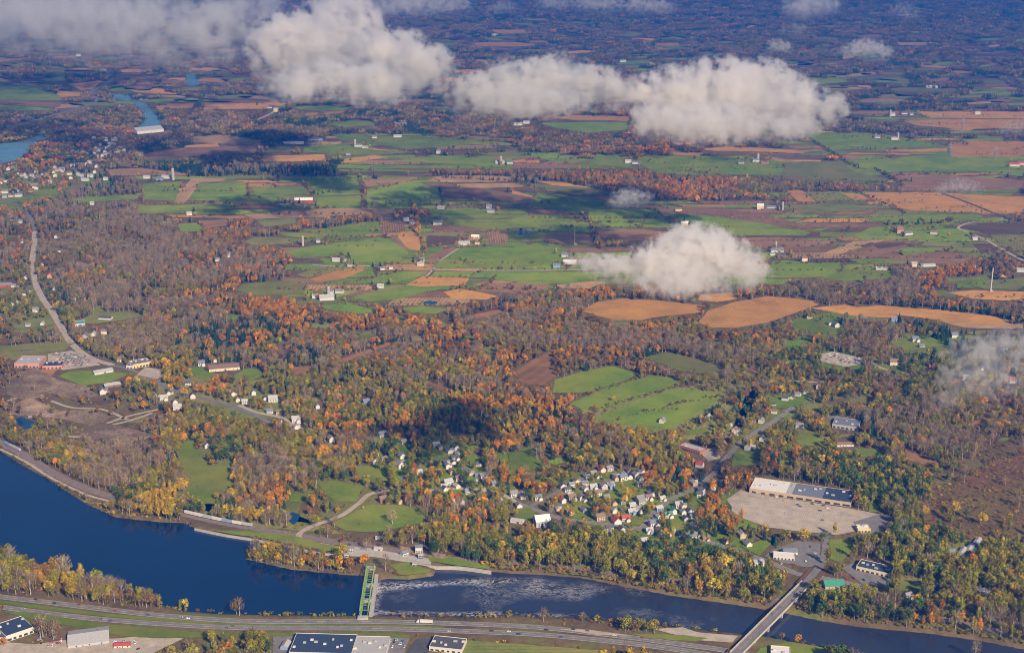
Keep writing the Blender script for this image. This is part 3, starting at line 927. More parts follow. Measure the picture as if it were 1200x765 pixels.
LOTS = [('parking_lot', [(852, 585), (868, 574), (880, 578), (997, 596), (1018, 600), (1048, 607), (1044, 613), (1005, 622), (980, 627), (930, 622), (900, 618), (872, 608), (858, 600)], 'lot_asphalt'),
        ('parking_lot', [(56, 415), (84, 411), (110, 422), (118, 428), (74, 434), (56, 428)], 'lot_asphalt'),
        ('parking_lot', [(896, 652), (906, 644), (935, 634), (961, 636), (961, 662), (945, 665), (920, 660)], 'asphalt'),
        ('parking_lot', [(985, 665), (1000, 660), (1045, 674), (1038, 688), (1010, 684)], 'asphalt'),
        ('yard', [(0, 752), (40, 755), (75, 750), (140, 748), (165, 745), (215, 748), (160, 775), (0, 775)], 'lot_asphalt'),
        ('yard', [(320, 744), (345, 741), (480, 748), (470, 775), (320, 775)], 'asphalt'),
        ('yard', [(476, 765), (488, 749), (505, 748), (502, 768)], 'new_asphalt'),
        ('yard', [(765, 737), (800, 735), (818, 741), (865, 745), (858, 753), (815, 750)], 'lot_asphalt'),
        ('yard', [(820, 530), (838, 523), (845, 537), (830, 541)], 'lot_asphalt'),
        ('yard', [(655, 741 - 4), (690, 738), (740, 745), (700, 744)], 'gravel_road'),
        ('lock_apron', [(405, 644), (420, 640), (480, 651), (505, 655), (505, 662), (470, 658), (440, 653), (410, 652)], 'concrete'),
        ('yard', [(960, 416), (975, 412), (1012, 420), (1008, 428), (990, 430), (962, 424)], 'lot_asphalt'),
        ('yard', [(965, 490), (980, 486), (1012, 500), (1005, 506)], 'asphalt'),
        ('yard', [(170, 430), (190, 434), (190, 445), (160, 440)], 'lot_asphalt'),
        ('yard', [(1000, 612), (1028, 603), (1046, 607), (1035, 622), (1010, 628)], 'asphalt')]
# painted bays of the plaza car park
A, B_ = np.array(G(872, 580)), np.array(G(1000, 600))
e = (B_ - A) / np.linalg.norm(B_ - A)
nn = np.array((e[1], -e[0]))
mb = MB()
for row in range(5):
    for k in range(46):
        for s_ in (-1, 1):
            c = A + e * (4 + k * 2.9) + nn * (16 + row * 15.5 + s_ * 2.6)
            u, v, _ = project(c[0], c[1], 0)
            if 862 < u < 1020 and 580 < v < 620 and poly_mask(LOTS[0][1])[int(v) + 1, int(u)]:
                a, b2 = c - nn * 2.4, c + nn * 2.4
                mb.face([(*(a - e * .09), .635), (*(b2 - e * .09), .635), (*(b2 + e * .09), .635), (*(a + e * .09), .635)])
struct(mb.build('bay_marking', MATS['road_paint']))
for i, (nm, q, mn) in enumerate(LOTS):
    sheet(nm, q, MATS[mn], .60 + .012 * i, .15)
    clear_poly(q)

# ------------------------------------------------------------ buildings
WALL = {'white': (.52, .49, .44), 'cream': (.60, .50, .34), 'tan': (.44, .33, .22), 'grey': (.36, .36, .37), 'brick': (.34, .125, .085), 'yellow': (.58, .44, .18),
        'red': (.36, .065, .045), 'brown': (.20, .125, .085), 'blue': (.20, .28, .42), 'pink': (.48, .24, .18)}
ROOF = {'grey': (.20, .19, .20), 'dark': (.075, .075, .085), 'white': (.60, .57, .53), 'red': (.34, .06, .05), 'brown': (.19, .12, .09), 'green': (.045, .22, .15), 'teal': (.10, .30, .28),
        'navy': (.030, .048, .090), 'silver': (.34, .33, .33), 'slate': (.14, .155, .19)}
for k_, c_ in WALL.items():
    plain(k_ + '_wall', c_, .85, .2, .14, .5)
for k_, c_ in ROOF.items():
    plain(k_ + '_roof', c_, .75, .3, .20, .6)
plain('window_glass', (.045, .055, .07), .15, .5, .3, .5)
plain('door_paint', (.12, .07, .05), .6, .3, .2, .5)
plain('steel', (.34, .34, .34), .5, .5, .2, .5)
plain('chimney_brick', (.28, .13, .10), .9, .1, .3, 1)
plain('tyre', (.025, .025, .027), .9, .1, .2, 1)
plain('green_steel', (.19, .30, .11), .6, .3, .25, .3)
plain('mast_steel', (.62, .58, .55), .6, .4, .1, .2)


def rect_clear(u, v, wpx, hpx, prob=.55):
    if random.random() < prob:
        clear_poly([(u - wpx / 2 - 1, v + wpx * .22), (u - wpx / 2 - 1, v - hpx - 1), (u + wpx / 2 + 1, v - hpx - 1), (u + wpx / 2 + 1, v + wpx * .22)])


WIN_MESH = None


def small_window():
    global WIN_MESH
    if WIN_MESH is None:
        b = MB()
        b.box(-.75, .75, -.05, .05, 0, 1.5, 0)
        WIN_MESH = b.mesh('window', MATS['window_glass'])
    o = bpy.data.objects.new('window', WIN_MESH)
    C.objects.link(o)
    return o


def gable_body(b, L, W, h, rise, mi=0):
    x, y = L / 2, W / 2
    b.face([(-x, -y, -.4), (x, -y, -.4), (x, -y, h), (-x, -y, h)], mi)
    b.face([(x, y, -.4), (-x, y, -.4), (-x, y, h), (x, y, h)], mi)
    b.face([(x, -y, -.4), (x, y, -.4), (x, y, h), (x, 0, h + rise), (x, -y, h)], mi)
    b.face([(-x, y, -.4), (-x, -y, -.4), (-x, -y, h), (-x, 0, h + rise), (-x, y, h)], mi)


def gable_roof(b, L, W, h, rise, over=.45, th=.25, mi=0):
    x, y = L / 2 + over, W / 2 + over
    k = rise / (W / 2)
    ze = h - over * k
    for s in (-1, 1):
        p = [(-x, s * y, ze + .05), (x, s * y, ze + .05), (x, 0, h + rise + .05), (-x, 0, h + rise + .05)]
        q = [(a, c, z + th) for a, c, z in p]
        if s > 0:
            p, q = [p[i] for i in (1, 0, 3, 2)], [q[i] for i in (1, 0, 3, 2)]
        b.face(q, mi)
        b.face(p[::-1], mi)
        for i in (0, 1, 3):
            j = (i + 1) % 4
            b.face([p[i], p[j], q[j], q[i]], mi)


def house(u, v, wall='white', roof='grey', rot=0.0, L=11, W=8, h=5.2, rise=2.8, where='', kind='house', wing=False, detail=None, name=None, cat=None, label=None, group=None):
    x, y = G(u, v)
    depth = project(x, y, 0)[2]
    px = FPX / depth
    nm = name or kind
    lab = label or f'{wall} {kind} with {roof} roof {where}'
    t = thing(nm, lab, cat or kind, (x, y, 0), math.radians(rot), group or (kind + 's ' + where)[:60], (u, v))
    wm, rm = MATS[wall + '_wall'], MATS[roof + '_roof']
    b = MB()
    gable_body(b, L, W, h, rise)
    if wing:
        wb = MB()
        gable_body(wb, W * .8, W * .7, h * .75, rise * .7)
        for q, mi in zip(wb.f, wb.m):
            b.face([(-wb.v[i][1] + L * .22, wb.v[i][0] - W * .62, wb.v[i][2]) for i in q], mi)
    b.build('wall', wm, t)
    r = MB()
    gable_roof(r, L, W, h, rise)
    if wing:
        wr = MB()
        gable_roof(wr, W * .8, W * .7, h * .75, rise * .7, .35)
        for q, mi in zip(wr.f, wr.m):
            r.face([(-wr.v[i][1] + L * .22, wr.v[i][0] - W * .62, wr.v[i][2]) for i in q], mi)
    ro = r.build('roof', rm, t)
    near = px > .62 if detail is None else detail
    if near:
        c = MB()
        c.box(-.45, .45, -.45, .45, 0, 1.9)
        co = c.build('chimney', MATS['chimney_brick'], ro, (L * .25, W * .12, h + rise - .7))
        for fx in (-.30, .02, .32):
            if wing and fx > 0:
                continue
            for z in ((1.0, 3.3) if h > 4.6 else (1.0,)):
                o = small_window()
                o.parent = t
                o.location = (fx * L, -W / 2 - .03, z)
        for fy in (-.2, .22):
            o = small_window()
            o.parent = t
            o.location = (L / 2 + .03, fy * W, 1.1)
            o.rotation_euler = (0, 0, math.pi / 2)
        d = MB()
        d.box(-.55, .55, -.06, .06, 0, 2.1)
        d.build('door', MATS['door_paint'], t, (-.14 * L, -W / 2 - .04, 0))
    rect_clear(u, v, (abs(L * math.cos(math.radians(rot))) + abs(W * math.sin(math.radians(rot)))) * px, (h + rise) * px * .9, 1.0 if label else .55)
    return t


def frame_from(Apx, Bpx):
    A, B_ = np.array(G(*Apx)), np.array(G(*Bpx))
    d = B_ - A
    return A, float(np.linalg.norm(d)), math.atan2(d[1], d[0])


def flat_building(name, label, cat, Apx, Bpx, depth, h, wall, roof, units=4, bays=6, group=None, sections=None, side=None):
    """Apx, Bpx: the front corners on the ground; the building runs back from that line"""
    A, L, ang = frame_from(Apx, Bpx)
    t = thing(name, label, cat, (A[0], A[1], 0), ang, group, ((Apx[0] + Bpx[0]) / 2, Apx[1]))
    b = MB()
    b.box(0, L, 0, depth, -.4, h, 0)
    # parapet
    for q in ((0, L, 0, .35), (0, L, depth - .35, depth), (0, .35, .35, depth - .35), (L - .35, L, .35, depth - .35)):
        b.box(*q, h + .002, h + .7, 0)
    b.build('wall', MATS[wall + '_wall'], t)
    secs = sections or [(0, 1, roof)]
    for s0, s1, rf in secs:
        r = MB()
        r.box(.4 + s0 * (L - .8), .4 + s1 * (L - .8) - (.05 if s1 < 1 else 0), .4, depth - .4, h + .01, h + .16)
        o = r.build('roof', MATS[rf + '_roof'], t)
        if len(secs) > 1:
            o['label'] = rf + ' section of the flat roof'
    for i in range(units):
        u = MB()
        sx = random.uniform(1.2, 2.6)
        u.box(-sx, sx, -1.2, 1.2, 0, 1.5)
        u.box(-sx * .6, sx * .6, -.7, .7, 1.502, 1.8)
        u.build('rooftop_unit', MATS['steel' if i % 2 else 'white_wall'], t, (L * (i + .5 + random.uniform(-.3, .3)) / units, depth * random.uniform(.25, .8), h + .17))
    bw = L / max(1, bays)
    for i in range(bays):
        u = MB()
        ww = random.uniform(.18, .40)
        u.box(-bw * ww, bw * ww, -.06, .06, .3, min(3.0, h * .5))
        u.build('window', MATS['window_glass'], t, (bw * (i + .5), -.05, .2))
    cs = [G(*Apx), G(*Bpx)]
    ca, sa = math.cos(ang), math.sin(ang)
    cs += [(cs[1][0] - sa * depth, cs[1][1] + ca * depth), (cs[0][0] - sa * depth, cs[0][1] + ca * depth)]
    lo = [project(x, y, 0)[:2] for x, y in cs]
    hi = [project(x, y, h + 1)[:2] for x, y in cs]
    clear_poly(lo)
    clear_poly(hi)
    for i in range(4):
        j = (i + 1) % 4
        clear_poly([lo[i], lo[j], hi[j], hi[i]])
    return t, L


def long_gable(name, label, cat, Apx, Bpx, W, h, rise, wall, roof, detail=False, group=None):
    A, L, ang = frame_from(Apx, Bpx)
    t = thing(name, label, cat, (A[0], A[1], 0), ang, group, ((Apx[0] + Bpx[0]) / 2, Apx[1]))
    b = MB()
    gable_body(b, L, W, h, rise)
    b.v = [(x + L / 2, y + W / 2, z) for x, y, z in b.v]
    b.build('wall', MATS[wall + '_wall'], t)
    r = MB()
    gable_roof(r, L, W, h, rise)
    r.v = [(x + L / 2, y + W / 2, z) for x, y, z in r.v]
    r.build('roof', MATS[roof + '_roof'], t)
    n = max(2, int(L / 7))
    if detail:
        for i in range(n):
            o = small_window()
            o.parent = t
            o.location = (L * (i + .5) / n, -.04, 1)
    d = MB()
    d.box(-1.6, 1.6, -.06, .06, 0, min(3.2, h * .85))
    d.build('door', MATS['door_paint'], t, (L * .5 + 2, -.05, 0))
    um, vm = (Apx[0] + Bpx[0]) / 2, (Apx[1] + Bpx[1]) / 2
    depth = project(A[0], A[1], 0)[2]
    clear_poly([(Apx[0] - 1, Apx[1] + 2), (Apx[0] - 1, Apx[1] - (h + rise) * FPX / depth - 2), (Bpx[0] + 1, Bpx[1] - (h + rise) * FPX / depth - 2), (Bpx[0] + 1, Bpx[1] + 2)])
    return t


# --- the shopping plaza and its neighbours
flat_building('shopping_plaza', 'long low shopping plaza with white and navy roofs behind the big car park', 'shop building', (878, 577), (997, 594), 42, 6.2, 'tan', 'navy', 14, 11,
              sections=[(0, .36, 'white'), (.36, .42, 'silver'), (.42, .72, 'slate'), (.72, 1, 'navy')])
flat_building('restaurant', 'small yellow restaurant at the right end of the big car park', 'restaurant', (1005, 624), (1020, 624), 14, 5, 'yellow', 'white', 3, 4)
flat_building('store', 'dark roofed tan store between the green roof and the lawn', 'store', (1003, 668), (1042, 677), 22, 5.5, 'cream', 'navy', 6, 7)
t = flat_building('petrol_station_canopy', 'white petrol station canopy on posts at the paved corner', 'canopy', (906, 655), (931, 657), 12, 5.0, 'white', 'white', 0, 6)[0]
house(925, 648, 'white', 'slate', 8, 18, 12, 4, 3, '', label='low white shop with slate roof behind the petrol station canopy', kind='shop', cat='shop', name='shop')
house(976, 686, 'tan', 'green', 6, 24, 16, 3.6, 4.5, '', label='tan building with bright green roof at the bridge corner', kind='shop', cat='building', name='pavilion')
house(888, 662, 'cream', 'silver', 12, 13, 11, 6.5, 1.4, '', label='square cream block among trees left of the petrol station', kind='building', cat='building', name='apartment_block')
flat_building('brick_school', 'long brick school building with pale roof beside the village street', 'school', (796, 526), (820, 533), 15, 6, 'brick', 'silver', 2, 9)
flat_building('workshop', 'grey industrial hall in the brown scrub north of the plaza', 'industrial hall', (975, 501), (1005, 505), 34, 6, 'grey', 'slate', 3, 6)
house(990, 522, 'white', 'brown', 4, 26, 9, 3.4, 2.4, '', label='long white bungalow with brown roof beside a strip of lawn', kind='bungalow', cat='house', name='bungalow')
# --- the south bank
flat_building('warehouse', 'white warehouse with navy roof at the bottom left corner', 'warehouse', (8, 752), (40, 741), 34, 7, 'white', 'navy', 4, 5)
flat_building('loading_shed', 'low black roofed shed beside the navy roofed warehouse', 'shed', (-14, 752), (7, 753), 26, 6, 'white', 'dark', 1, 3)
house(104, 748, 'grey', 'silver', 16, 44, 34, 3.6, 4.4, '', label='silver metal roofed garage hall in the yard south of the highway', kind='garage', cat='garage', name='garage_hall')
house(144, 757, 'white', 'red', 6, 18, 8, 3.2, 1.6, '', label='small white roadside building with red roof beside the silver garage hall', kind='shop', cat='shop', name='diner')
flat_building('factory', 'wide navy roofed factory at the bottom edge below the highway', 'factory', (339, 770), (412, 772), 42, 6.5, 'white', 'navy', 9, 10)
flat_building('factory_wing', 'grey roofed wing joined to the navy roofed factory', 'factory wing', (412.5, 772), (452, 773), 40, 6, 'white', 'silver', 6, 5)
flat_building('office', 'small white office with dark flat roof below the highway', 'office', (503, 762), (541, 766), 25, 5, 'white', 'dark', 5, 6)
house(335, 758, 'blue', 'silver', 80, 14, 8, 4, 2, '', label='small blue shed at the left end of the factory', kind='shed', cat='shed', name='shed')
flat_building('store', 'low building with pale roof cut by the bottom edge right of the bridge', 'store', (903, 772), (926, 774), 22, 4.5, 'cream', 'white', 2, 3)
# --- the left village along the road
flat_building('school', 'pink brick school with grey flat roof beside the crowded car park', 'school', (17, 431), (46, 431), 42, 8, 'pink', 'silver', 3, 7)
flat_building('school_wing', 'low brick wing with navy roof at the corner of the school', 'school wing', (50, 433), (73, 432), 24, 6, 'pink', 'navy', 3, 5)
long_gable('barn', 'white barn with silver roof on the lawn below the school car park', 'barn', (111, 440), (133, 436), 14, 4, 3, 'white', 'silver')
long_gable('barn', 'smaller pale barn with rusty walls on the village green', 'barn', (123, 455), (142, 452), 13, 3.6, 3, 'brown', 'silver')
flat_building('village_hall', 'long yellow block with grey roofs beside the village road', 'block', (156, 432), (178, 428), 24, 7, 'yellow', 'slate', 4, 6)
flat_building('firehouse', 'low white building with slate roof joined to the yellow block', 'building', (148, 432), (155.5, 432), 18, 5, 'white', 'slate', 1, 2)
long_gable('factory', 'long white one storey factory with brown roof on the lawn', 'factory', (245, 436), (281, 433), 26, 5, 4, 'cream', 'brown', True)
flat_building('pool_house', 'flat teal roofed building on the pale clearing left of the woods', 'building', (88, 383), (100, 382), 24, 5, 'white', 'teal', 0, 4)
house(124, 374, 'white', 'dark', -8, 26, 11, 4, 3, '', label='long white house with black roof alone on the clearing', kind='house')
long_gable('barn', 'long red barn with grey roof near the left edge', 'barn', (0, 337), (14, 336), 14, 5, 3, 'red', 'grey')
house(18, 336, 'white', 'grey', 0, 16, 10, 4, 2.4, '', label='low white shed joined to the red barn at the left edge', kind='shed', cat='shed', name='shed')
long_gable('greenhouse', 'huge white hall beside the bend of the distant river', 'hall', (160.5, 157.5), (192, 154.5), 60, 10, 9, 'white', 'silver')
long_gable('greenhouse', 'long thin white greenhouse on the distant green field', 'greenhouse', (332, 169.5), (356, 169), 14, 5, 3, 'white', 'white')
flat_building('water_works', 'low slate blue shed row beside the thin white greenhouse', 'shed', (361, 166), (378, 165), 24, 6, 'blue', 'slate', 0, 4)

# --- houses, place by place: u, v, wall, roof, turn, size
HOUSES = []


def cluster(where, rot, pts, detail=None, k=1.0):
    for q in pts:
        u, v = q[0], q[1]
        wall = q[2] if len(q) > 2 else 'white'
        roof = q[3] if len(q) > 3 else random.choice(['grey', 'slate', 'silver', 'grey', 'brown', 'dark'])
        s = (q[4] if len(q) > 4 else random.uniform(.85, 1.15)) * k
        r = rot + random.choice([0, 90]) + random.uniform(-6, 6)
        house(u, v, wall, roof, r, 10.0 * s, 7.2 * s, random.choice([3.8, 5.0, 5.2]) * min(1.2, s), 3.1 * s, where, wing=random.random() < .4, detail=detail)


cluster('in the upper rows of the village', 24, [(658, 572), (670, 570), (687, 560), (695, 556, 'white', 'grey'), (705, 552, 'white', 'red', 1.2), (714, 551), (675, 566, 'cream'), (685, 575), (695, 572, 'white', 'silver'), (700, 580),
        (707, 572), (715, 570), (690, 581), (680, 585), (670, 585, 'grey'), (659, 588), (722, 560), (730, 562), (737, 560, 'white', 'dark'), (745, 559), (752, 556), (757, 560)])
cluster('along the lower village streets', 20, [(763, 580), (772, 579), (760, 585), (750, 587), (741, 594), (747, 599), (752, 590), (612, 583), (602, 581), (630, 585, 'cream'), (645, 594), (659, 588.5, 'white', 'red'), (608, 594)])
cluster('behind the riverside trees', 16, [(707, 623), (711, 629, 'white', 'slate', 1.2), (703, 609, 'tan', 'brown', 1.2), (722, 612, 'white', 'red', 1.4), (733, 609, 'white', 'red', 1.1), (740, 601, 'blue'), (783, 605, 'white', 'green', 1.1), (789, 601, 'white', 'green', 1),
        (795, 594), (800, 602), (766, 616, 'white', 'slate', 1.25), (755, 636), (761, 641), (760, 624), (773, 625), (785, 626, 'white', 'silver'), (797, 627, 'blue', 'grey'), (809, 630, 'white', 'slate', 1.4), (827, 632, 'tan', 'brown'),
        (876, 639, 'cream', 'grey', 1.1), (869, 629, 'tan'), (823, 577, 'white', 'grey', 1.3), (826, 572), (834, 574), (819, 581)])
rv = random.Random(17)
VILL = [poly_mask([(640, 590), (690, 560), (745, 552), (765, 560), (750, 600), (730, 625), (690, 612), (650, 604)]), poly_mask([(740, 600), (790, 575), (840, 560), (850, 575), (820, 610), (870, 632), (860, 645), (790, 632), (740, 622)]), poly_mask([(505, 520), (560, 545), (600, 575), (590, 596), (540, 590), (500, 560)])]
taken = []
for vm, n, wh in ((VILL[0], 26, 'in the upper rows of the village'), (VILL[1], 22, 'behind the riverside trees'), (VILL[2], 18, 'between the lawn and the autumn trees')):
    k = 0
    pts = []
    while k < n:
        u, v = rv.uniform(500, 880), rv.uniform(515, 650)
        if vm[int(v), int(u)] and all((u - a) ** 2 + 3 * (v - b) ** 2 > 60 for a, b in taken):
            taken.append((u, v))
            pts.append((u, v, rv.choice(['white', 'white', 'white', 'cream', 'grey', 'tan', 'blue']), rv.choice(['grey', 'slate', 'silver', 'brown', 'dark'])))
            k += 1
        else:
            k += .02
    cluster(wh, 22, pts, k=.9)
house(635, 614, 'grey', 'white', 14, 20, 17, 8, 6, '', label='big grey villa with white hipped roof beside the long white shed', kind='villa', cat='house', name='villa', wing=True)
long_gable('shed', 'long low white shed beside the big grey villa', 'shed', (598, 612), (612, 614), 10, 3, 2, 'white', 'silver')
cluster('along the street north of the school', 60, [(820, 493), (830, 491), (776, 495), (861, 506), (866, 506), (859, 511), (842, 511), (852, 516, 'brick'), (846, 521), (855, 502), (880, 496, 'tan'), (892, 495), (877, 526, 'white', 'silver', 1.3),
        (820, 547, 'white', 'red'), (893, 516), (894, 447, 'white', 'slate', 1.3)])
cluster('along the road through the olive woods', 62, [(960, 455, 'white', 'slate', 1.1), (920, 469), (928, 467), (935, 464), (943, 461), (906, 475), (917, 497, 'tan'), (937, 501), (927, 516), (907, 484)])
cluster('in the hamlet under the tan fields', 10, [(980, 383, 'white', 'slate', 1.5), (972, 381), (1011, 377, 'white', 'slate', 1.3), (1047, 377, 'blue', 'slate', 1.2), (1046, 394, 'white', 'grey', 1.3), (1066, 386), (1072, 400, 'white', 'slate', 1.3), (1118, 395, 'white', 'slate', 1.3),
        (947, 373, 'tan', 'grey', 1.2), (925, 377, 'tan', 'tan' if 0 else 'brown'), (1030, 391, 'white', 'silver', 1.2), (1047, 427, 'cream', 'brown', 1.6), (1089, 429, 'brick', 'brown', 1.3), (1080, 407)])
cluster('in the misty corner by the right edge', 10, [(1130, 420), (1150, 433), (1186, 448, 'white', 'red', 1.2), (1131, 444), (1120, 431), (1180, 415, 'white', 'silver', 1.6)])
cluster('between the lawn and the autumn trees', 30, [(448, 511, 'white', 'slate', 1.4), (388, 517, 'white', 'grey', 1.2), (440, 534), (438, 543), (450, 540, 'white', 'brown'), (470, 536, 'white', 'slate', 1.2), (468, 547, 'white', 'grey', 1.4), (511, 523, 'white', 'silver', 1.1), (526, 530, 'white', 'slate', 1.1),
        (534, 527), (533, 538), (523, 544), (525, 567, 'white', 'silver', 1.3), (521, 574), (535, 571, 'cream'), (580, 570, 'white', 'slate', 1.3), (569, 566), (551, 556, 'tan'), (491, 555, 'cream'), (535, 586, 'white', 'red', 1.3), (473, 519), (429, 472, 'blue', 'slate', 1.1), (566, 560)])
cluster('around the red bush by the lawn', 30, [(449, 588, 'brick', 'brown', 1.2), (468, 589, 'tan', 'brown', 1), (485, 584, 'white')], None)
cluster('by the pale crossroads in the woods', 15, [(320, 470, 'white', 'silver', 1.5), (311, 468), (347, 494, 'white', 'silver', 1.4), (330, 496, 'white', 'slate'), (364, 492), (327, 485), (372, 478, 'white', 'grey'), (316, 484), (347, 502)])
cluster('in the village among orange maples', 20, [(182, 465), (192, 468, 'white', 'silver', 1.3), (208, 479, 'cream', 'silver', 1.4), (226, 466), (220, 451), (233, 455), (257, 460), (273, 463), (278, 470, 'white', 'brown'), (287, 473), (297, 462), (200, 432), (236, 428, 'white', 'slate', 1.2), (160, 449), (150, 452),
        (120, 461, 'white', 'slate', 1.3), (205, 473), (198, 462), (252, 424), (140, 423), (242, 524, 'white', 'slate', 1)])
cluster('along the left road', 5, [(26, 285), (66, 279), (70, 295), (59, 325, 'pink', 'red', 1.5), (30, 327), (10, 362), (18, 358, 'white', 'silver', 1.2), (50, 312), (65, 340), (88, 351), (122, 391, 'white', 'brown'), (110, 393), (100, 395, 'grey', 'slate', 1.3), (50, 381), (33, 382), (42, 365), (15, 262), (24, 261), (35, 342), (28, 346)])
cluster('far out in the grey woods', 5, [(269, 301, 'white', 'silver', 1.3), (255, 306), (210, 312), (148, 241, 'white', 'grey', 1.2), (153, 247), (108, 240)])
cluster('under the trees at the right edge', 20, [(1150, 620 + 75, 'white', 'grey', 1.1), (1155, 700, 'white', 'silver', 1.2), (1163, 692), (1115, 648), (1158, 710), (1098, 690, 'blue', 'slate', 1.1), (1064, 700, 'cream', 'grey')])
for i, (u, v) in enumerate([(1128, 647), (1137, 643), (1145, 636)]):
    house(u, v, 'grey', 'silver', 58, 20, 7, 3, 1.3, '', kind='trailer', cat='mobile home', name='mobile_home', label='pale grey mobile home in the row at the scrub edge')
# the lock
house(491, 647, 'white', 'slate', 4, 9, 8, 8.5, 1.8, '', label='tall white lock house beside the canal', kind='lock house', cat='house', name='lock_house')
house(493, 654, 'blue', 'silver', 4, 6, 5, 5, 1, '', label='small blue white control hut below the tall lock house', kind='hut', cat='hut', name='control_hut')
house(486, 662, 'white', 'grey', 4, 6, 5, 4, 1.6, '', label='white control hut nearest the rapids', kind='hut', cat='hut', name='control_hut')
house(474, 650, 'white', 'slate', 40, 10, 7, 4, 2.4, '', label='low white gabled house left of the tall lock house', kind='house', cat='house')
house(412, 646, 'white', 'slate', 4, 7, 6, 6, 2, '', label='white hut with blue roof at the upper lock gate', kind='hut', cat='hut', name='control_hut')
house(406, 652, 'white', 'grey', 4, 6, 5, 4, 1.4, '', label='little white hut by the yellow island trees', kind='hut', cat='hut', name='control_hut')
long_gable('shed', 'long white shed beside the railway at the lock', 'shed', (438, 645), (447, 646), 6, 3, 1.6, 'white', 'silver')
long_gable('shed', 'white railway shed above the lock', 'shed', (440, 632), (452, 633), 5, 3, 1.2, 'white', 'silver')

